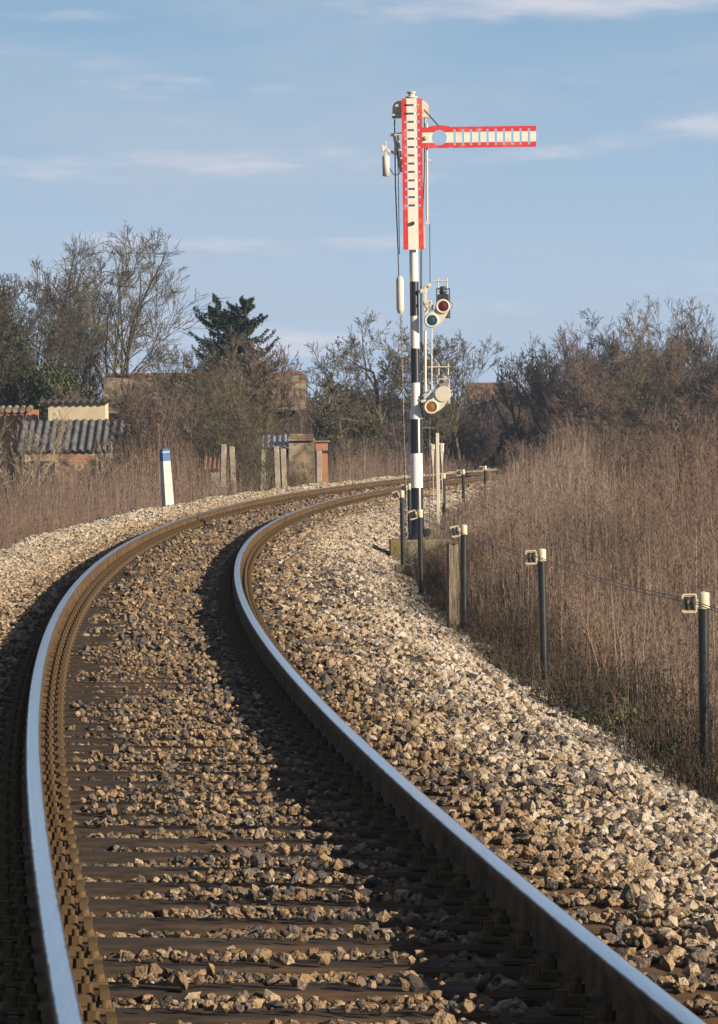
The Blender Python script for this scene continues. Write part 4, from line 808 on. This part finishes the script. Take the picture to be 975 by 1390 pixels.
for k, (x, Yd, y, wd, where) in enumerate([(960, 66, 575, 130, 'nearest, at the right edge'), (885, 84, 585, 120, 'left of the nearest one'), (800, 104, 588, 110, 'in the middle of the weed field'), (940, 104, 560, 130, 'taller, at the right behind'),
                                           (742, 118, 598, 90, 'at the left edge of the weed field'), (860, 124, 560, 120, 'tall, behind the middle'), (1010, 120, 545, 120, 'tallest, cut by the right edge'), (780, 140, 560, 110, 'far, left behind'), (920, 146, 530, 130, 'far, right behind'), (700, 150, 590, 70, 'farthest, at the left end')]):
    lab = 'reddish-brown bush in the weeds, ' + where
    if k < 1: o = bush(x, Yd, y, wd, 67, M['bark_red'], lab, 11, .45, GR2, tr=.014, par=FINE); b0_ = (o, height(y, Yd), wd * Yd)
    else: o = copy_tree(b0_[0]); o.location = place(x, Yd); q_ = wd * Yd / b0_[2]; o.scale = (q_, q_, height(y, Yd) / b0_[1]); o.rotation_euler = (0, 0, k * 1.9); o['label'] = lab
# conifer and ivy-green evergreen
def leafcards(pts, size, rng_, flat=.5):
    n = len(pts); a = rng_.normal(size=(n, 3)); a /= np.linalg.norm(a, axis=1)[:, None]; b = rng_.normal(size=(n, 3)); b -= (a * b).sum(1)[:, None] * a; b /= np.linalg.norm(b, axis=1)[:, None]
    sz = size * rng_.uniform(.6, 1.3, n)[:, None]; V = np.stack([pts - a * sz, pts + b * sz * flat, pts + a * sz, pts - b * sz * flat], 1); return V.reshape(-1, 3), np.arange(4 * n).reshape(n, 4)
def conifer(loc, H, Rm, label, seed, tips=((0, 0, 1.0),)):
    rg = np.random.default_rng(seed); r = empty('conifer', loc); tag(r, label, 'conifer'); mb = MB(); pts = []; tw_ = MB()
    for (ox, oy, hf) in tips:
        h = H * hf; mb.cyl((ox, oy, 0), (ox, oy, h * .97), .10, .015, n=8)
        for k in range(int(105 * hf)):
            t = rg.uniform(.12, 1.0) ** .8; z = h * t; az = rg.uniform(0, 6.28); L = Rm * (1.03 - t) ** .55 * rg.uniform(.35, 1.3) * .85 + .05
            d = np.array([math.cos(az), math.sin(az), 0]); m_ = 18; tt = np.linspace(.1, 1, m_)
            cv = np.array([ox, oy, z]) + d * (L * tt)[:, None] + np.array([0, 0, 1]) * (.02 * L * tt + .40 * L * tt ** 3)[:, None]
            tw_.tube([Vector(c) for c in cv[::3]], .015, 4, .005)
            for c, u in zip(cv, tt):
                q = rg.normal(0, .022 + .03 * (1 - u), (9, 3)); q[:, 2] -= abs(rg.normal(0, .06, 9)); pts.append(c + q)
    mb.build('trunk', M['bark_dark'], r); tw_.build('limbs', M['bark_dark'], r); pts = np.concatenate(pts); V, Fc = leafcards(pts, .06, rg, .35)
    npmesh('foliage', V, Fc, M['needle'], False, {'tint': np.repeat(np.clip(rg.normal(.4, .25, len(pts)), 0, 1), 4)}, parent=r)
conifer(place(312, 158), height(400, 158), 2.15, 'dark green conifer with a broken double top behind the barn roof', 61, ((-.35, 0, 1.0), (.55, .1, .985), (.1, .3, .88)))
def evergreen(loc, H, blobs, label, seed, n=14000, size=.055, m='evergreen'):
    rg = np.random.default_rng(seed); r = empty('evergreen', loc); tag(r, label, 'evergreen'); mb = MB(); mb.tube([(0, 0, -.1), (.1, 0, H * .4), (-.05, 0, H * .8)], .09, 8, .02); mb.build('trunk', M['bark_dark'], r)
    pts = []
    for (x, z, rx, rz2) in blobs:
        k = int(n * rx * rz2); cc = rg.normal(0, .42, (max(6, k // 60), 3)); cc = cc * np.array([rx, rx, rz2]) + np.array([x, 0, z])
        for c in cc: pts.append(c + rg.normal(0, .13, (60, 3)))
    pts = np.concatenate(pts); pts = pts[pts[:, 2] > .05]; V, Fc = leafcards(pts, size, rg, .5)
    npmesh('foliage', V, Fc, M[m], False, {'tint': np.repeat(np.clip(rg.normal(.45, .25, len(pts)), 0, 1), 4)}, parent=r)
k_ = 148 / 6300
evergreen(place(18, 148), height(390, 148), [(-.5, height(440, 148), .5, 1.3), (0, height(500, 148), .9, 1.3), (.8, height(535, 148), .9, .7), (-.3, height(560, 148), 1.2, .8)], 'yellow-green ivy-clad evergreen at the left edge of the picture', 71, 16000)
evergreen(place(75, 146), height(490, 146), [(0, height(520, 146), .9, .6), (.3, height(550, 146), .9, .5)], 'low yellow-green evergreen bush behind the corrugated roof', 72, 12000)
evergreen(place(296, 129), height(592, 129), [(0, height(605, 129), .32, .35), (.1, height(630, 129), .25, .3)], 'small dark green bush between the concrete posts', 73, 12000, .035, 'leaf')

# far wood along the horizon (one mass)
def far_wood():
    rs = random.Random(9); protos = []
    pw = P(trunk=.45, segs=[4, 4, 3, 3, 2], sides=[4, 3, 3, 3, 3], kids=[7, 6, 5, 3], start=[.2, .12, .1, .1], len=[.95, .55, .5, .5], up=[.02, .06, .05, .04, .02], ang=[(20, 50), (25, 60), (30, 60), (30, 60)], tip=.016, cr=.55)
    for sd_ in range(5):
        T = Tree(90 + sd_)
        for i in range(4): a = T.r.uniform(0, 6.28); T.branch(Vector((0, 0, 0)), Vector((math.cos(a) * .4, math.sin(a) * .4, 1)), 2.2, .07, 0, pw)
        V = np.array([tuple(v) for v in T.V + T.trunkV]); Fc = np.array(T.F + [tuple(i + len(T.V) for i in f) for f in T.trunkF]); V /= V[:, 2].max(); protos.append((V, Fc))
    Vs, Fs, b, tn = [], [], 0, []
    rows = [(200, 2.6), (215, 3.0), (235, 3.6), (260, 4.4)]
    for Yd, hh in rows:
        x = -.10 * Yd - 4
        while x < .12 * Yd + 6:
            V, Fc = protos[rs.randrange(5)]; s = hh * rs.uniform(.75, 1.15); c, s2 = math.cos(rs.uniform(0, 6.28)), 0; a = rs.uniform(0, 6.28); Rm = np.array([[math.cos(a), -math.sin(a), 0], [math.sin(a), math.cos(a), 0], [0, 0, 1]])
            # leave the track its gap
            yy = Yd + rs.uniform(-5, 5); tx = np.interp(yy, TY, TX)
            if abs(x - tx) > 4.5: Vs.append((V * [s * .9, s * .9, s]) @ Rm.T + [x, yy, g0]); Fs.append(Fc + b); b += len(V); tn.append(np.full(len(V), rs.random()))
            x += rs.uniform(.5, 1.3)
    mm = mat('far_twigs', (.060, .050, .044), (.125, .085, .068), attr='tint', ramp=(0, 1), rough=.95)
    o = npmesh('far_wood', np.concatenate(Vs), np.concatenate(Fs), mm, False, {'tint': np.concatenate(tn)}); tag(o, 'dim grey-brown belt of bare far-off woodland along the horizon', 'woodland', kind='stuff')
far_wood()

# ------------------------------------------------------------------ weeds and grass
def stalks(P0, H, rad, lean, tint, twigs, rg, curve=.15):
    """thin three-sided stalks with side twigs and seed heads; returns V, F (quads), tint"""
    n = len(P0); segs = 3; az = rg.uniform(0, 6.283, n); ln = rg.normal(0, lean, n); Vs = []
    dirx, diry = np.cos(az), np.sin(az)
    ang = np.array([0, 2.094, 4.189]); t = np.linspace(0, 1, segs + 1)
    off = ln[:, None] * H[:, None] * t + (curve * rg.normal(0, 1, n))[:, None] * H[:, None] * t ** 2
    cx_ = P0[:, 0, None] + dirx[:, None] * off; cy_ = P0[:, 1, None] + diry[:, None] * off; cz_ = P0[:, 2, None] + H[:, None] * t
    rr = rad[:, None] * (1 - .75 * t)
    V = np.stack([cx_[..., None] + rr[..., None] * np.cos(ang), cy_[..., None] + rr[..., None] * np.sin(ang), np.repeat(cz_[..., None], 3, -1)], -1)   # n, seg+1, 3, 3
    k = (segs + 1) * 3; f = []
    for s in range(segs):
        for i in range(3): j = (i + 1) % 3; f.append((s * 3 + i, s * 3 + j, s * 3 + 3 + j, s * 3 + 3 + i))
    f = np.array(f); Fc = (f[None] + (np.arange(n) * k)[:, None, None]).reshape(-1, 4); Vs = [V.reshape(-1, 3)]; Fs = [Fc]; Ts = [np.repeat(tint, k)]; b = n * k
    if twigs:
        m = n * twigs; idx = np.repeat(np.arange(n), twigs); tt = rg.uniform(.25, 1.0, m) ** .7; i0_ = np.minimum((tt * segs).astype(int), segs - 1); fr = tt * segs - i0_
        g = lambda A: A[idx, i0_] * (1 - fr) + A[idx, i0_ + 1] * fr
        base = np.stack([g(cx_), g(cy_), g(cz_)], -1); a2 = rg.uniform(0, 6.283, m); L = H[idx] * rg.uniform(.03, .17, m) * (1.25 - tt); upv = rg.uniform(.5, 1.6, m)
        d = np.stack([np.cos(a2), np.sin(a2), upv], -1); d /= np.linalg.norm(d, axis=1)[:, None]; tip = base + d * L[:, None]
        side = np.cross(d, rg.normal(size=(m, 3))); side /= np.linalg.norm(side, axis=1)[:, None] + 1e-9; w_ = rad[idx][:, None] * .6
        V2 = np.stack([base - side * w_ * .6, base + side * w_ * .6, tip + side * w_ * 1.1, tip - side * w_ * 1.1], 1); Vs.append(V2.reshape(-1, 3)); Fs.append(np.arange(m * 4).reshape(m, 4) + b); Ts.append(np.repeat(np.clip(tint[idx] + rg.normal(0, .1, m), 0, 1), 4)); b += m * 4
    return np.concatenate(Vs), np.concatenate(Fs), np.concatenate(Ts)
def merge(parts):
    Vs, Fs, Ts, b = [], [], [], 0
    for V, Fc, t in parts: Vs.append(V); Fs.append(Fc + b); Ts.append(t); b += len(V)
    return np.concatenate(Vs), np.concatenate(Fs), np.concatenate(Ts)
rg = np.random.default_rng(21)
def field(s0, s1, dfun, n):
    s = rg.uniform(s0, s1, n); d = dfun(n); x, y, _ = trk(s, d); return s, d, x, y
# right-hand field
parts = []
def right(s0, s1, n, dmax, tw, rad0, dmin=3.75, boost=1.0, wide=1.6):
    s, d, x, y = field(s0, s1, lambda k: dmin + (dmax - dmin) * rg.random(k) ** 1.3, n)
    vis = (x < .0775 * y + wide) ; s, d, x, y = s[vis], d[vis], x[vis], y[vis]; n = len(s)
    clump = vnoise(x * .7 + 50, y * .35 + 50, 31); H = (np.interp(d, [3.4, 4.2, 5.5, 8, 12], [.65, 1.25, 1.8, 2.35, 2.6]) * (.36 + .85 * clump) * rg.uniform(.72, 1.12, n))
    H *= np.interp(s, [20, 60, 90, 130, 200], [.98, .92, .85, .85, 1.0]) * boost
    patch = vnoise(x * .45 + 20, y * .12 + 20, 32); tint = np.clip(rg.normal(.42, .2, n) + (patch - .5) * .9 + .06, 0, 1)
    parts.append(stalks(np.stack([x, y, np.full(n, g0)], -1), H, rad0 * rg.uniform(.6, 1.4, n), .09, tint, tw, rg, .09))
right(20, 60, 15000, 11, 16, .0034); right(6, 24, 3500, 8, 10, .0032, 3.75, 1.0, 5.0); right(55, 110, 24000, 14, 13, .0046); right(105, 190, 24000, 24, 9, .007); right(76, 140, 5000, 6, 9, .005, 3.1, 1.45); right(45, 76, 2500, 4.5, 9, .0045, 3.3, 1.15)
s = rg.uniform(22, 75, 700); d = 3.6 + 3.5 * rg.random(700); x, y, _ = trk(s, d)
parts.append(stalks(np.stack([x, y, np.full(700, g0)], -1), rg.uniform(.7, 1.5, 700) * np.interp(d, [3.6, 5], [.7, 1.0]), rg.uniform(.004, .007, 700), .12, rg.uniform(.6, 1.0, 700), 2, rg, .04))
n_ = 1600; s = rg.uniform(22, 120, n_); d = 3.6 + 5 * rg.random(n_); x, y, _ = trk(s, d)
parts.append(stalks(np.stack([x, y, np.full(n_, g0)], -1), rg.uniform(1.0, 2.1, n_) * np.interp(d, [3.6, 5.5], [.6, 1.0]), rg.uniform(.003, .006, n_), .10, rg.uniform(.05, .35, n_), 22, rg, .12))
V, Fc, t = merge(parts); o = npmesh('dry_weeds', V, Fc, M['weed'], False, {'tint': t}); tag(o, 'tall dry brown and pinkish weed stalks filling the field on the right', 'weeds', kind='stuff')
# undergrowth at the foot of the right slope
parts = []
s = rg.uniform(20, 120, 16000); d = 3.0 + np.abs(rg.normal(0, .55, 16000)); x, y, _ = trk(s, d); H = rg.uniform(.10, .50, len(s)) * np.interp(d, [3.0, 3.3, 4], [.5, .9, 1.2])
parts.append(stalks(np.stack([x, y, np.full(len(s), g0) + .02], -1), H, rg.uniform(.003, .007, len(s)), .25, np.clip(rg.normal(.4, .25, len(s)), 0, 1), 8, rg, .3))
V, Fc, t = merge(parts); o = npmesh('undergrowth', V, Fc, M['weed_dark'], False, {'tint': t}); tag(o, 'dark tangled low undergrowth along the foot of the right stone slope', 'undergrowth', kind='stuff')
# left field
parts = []
def left(s0, s1, n, dmax, tw, rad0):
    s, d, x, y = field(s0, s1, lambda k: -(3.05 + (dmax - 3.05) * rg.random(k)), n)
    vis = x > -.0775 * y - 2.5; s, d, x, y = s[vis], d[vis], x[vis], y[vis]; n = len(s)
    clump = vnoise(x * .8 + 60, y * .3 + 60, 33); H = np.interp(-d, [3.0, 3.6, 5, 9], [.45, .65, .85, 1.0]) * np.interp(s, [60, 95, 115, 160], [1.0, 1.2, 2.0, 1.8]) * np.interp(-d, [5, 8], [1.0, .62]) * (.5 + .8 * clump) * rg.uniform(.6, 1.3, n)
    tint = np.clip(rg.normal(.38, .2, n) + (clump - .5) * .3, 0, 1)
    parts.append(stalks(np.stack([x, y, np.full(n, g0)], -1), H, rad0 * rg.uniform(.6, 1.4, n), .12, tint, tw, rg, .12))
left(45, 100, 16000, 9, 6, .0055); left(100, 160, 24000, 22, 6, .008)
V, Fc, t = merge(parts); o = npmesh('dry_grass', V, Fc, M['weed'], False, {'tint': t}); tag(o, 'brown dry grass and weeds filling the strip left of the track', 'grass', kind='stuff')
# a few green leafy plants
def leafy(px_, py_, Yd, h, seed, label, n=160):
    r_ = np.random.default_rng(seed); a = at(px_, py_, Yd); r = empty('green_plant', (a.x, Yd, g0)); tag(r, label, 'plant'); mb = MB(); pts = []
    for i in range(9):
        az, l_ = r_.uniform(0, 6.28), r_.uniform(.05, .16); e_ = (math.cos(az) * l_, math.sin(az) * l_, h * r_.uniform(.6, 1)); mb.tube([(0, 0, 0), (e_[0] * .4, e_[1] * .4, e_[2] * .5), e_], .005, 5, .002)
        for k in range(n // 9): t = r_.uniform(.2, 1); pts.append(np.array(e_) * [t, t, t] + r_.normal(0, .03, 3))
    mb.build('stems', M['weed_dark' if False else 'bark_pale'], r); V, Fc = leafcards(np.array(pts), .028, r_, .45); npmesh('leaves', V, Fc, M['leaf'], False, {'tint': np.repeat(np.clip(r_.normal(.5, .25, len(pts)), 0, 1), 4)}, parent=r)
leafy(838, 1000, 32, .42, 1, 'green leafy plant at the foot of the weeds nearest the stones'); leafy(800, 985, 33.5, .26, 2, 'small green plant between the second post and the leafy plant', 110)
leafy(780, 960, 36, .22, 3, 'low green plant right behind the second guide post', 110); leafy(551, 800, 62, .14, 4, 'tiny bright green tuft beside the concrete footing near the signal', 90); leafy(630, 880, 44, .2, 5, 'small green plant below the mossy footing of the stake post', 90)

# ------------------------------------------------------------------ thin winter haze
hz = MB(); hz.box((40, 160, 7.0), (420, 420, 18.4)); vm = bpy.data.materials.new('haze_air'); vm.use_nodes = True; vn = vm.node_tree.nodes; vn.remove(vn['Principled BSDF'])
pvn = vn.new('ShaderNodeVolumePrincipled'); pvn.inputs['Color'].default_value = (.62, .78, 1, 1); pvn.inputs['Density'].default_value = HAZE; pvn.inputs['Anisotropy'].default_value = 0.2
vm.node_tree.links.new(pvn.outputs[0], vn['Material Output'].inputs['Volume'])
ho_ = hz.build('haze', vm); tag(ho_, 'thin pale winter haze over the far trees', 'haze', kind='stuff')

for k, (x, Yd, h_) in enumerate([(862, 32, .3), (820, 33.5, .3), (900, 30.5, .25), (765, 37.5, .22), (712, 40, .2), (668, 43.5, .18)]):
    a = at(x, 1000, Yd); px0 = trk(Yd - 1.5, 3.25 + .25 * (k % 3))
    leafy(x, 1000, Yd, h_, 20 + k, ['low green weed under the nearest guide post', 'broad green weed left of the nearest leafy plant', 'green weed at the lower right edge', 'green weed between stones and stalks past the second post', 'small green weed midway between the second and third post', 'small green weed below the third guide post'][k], 150)
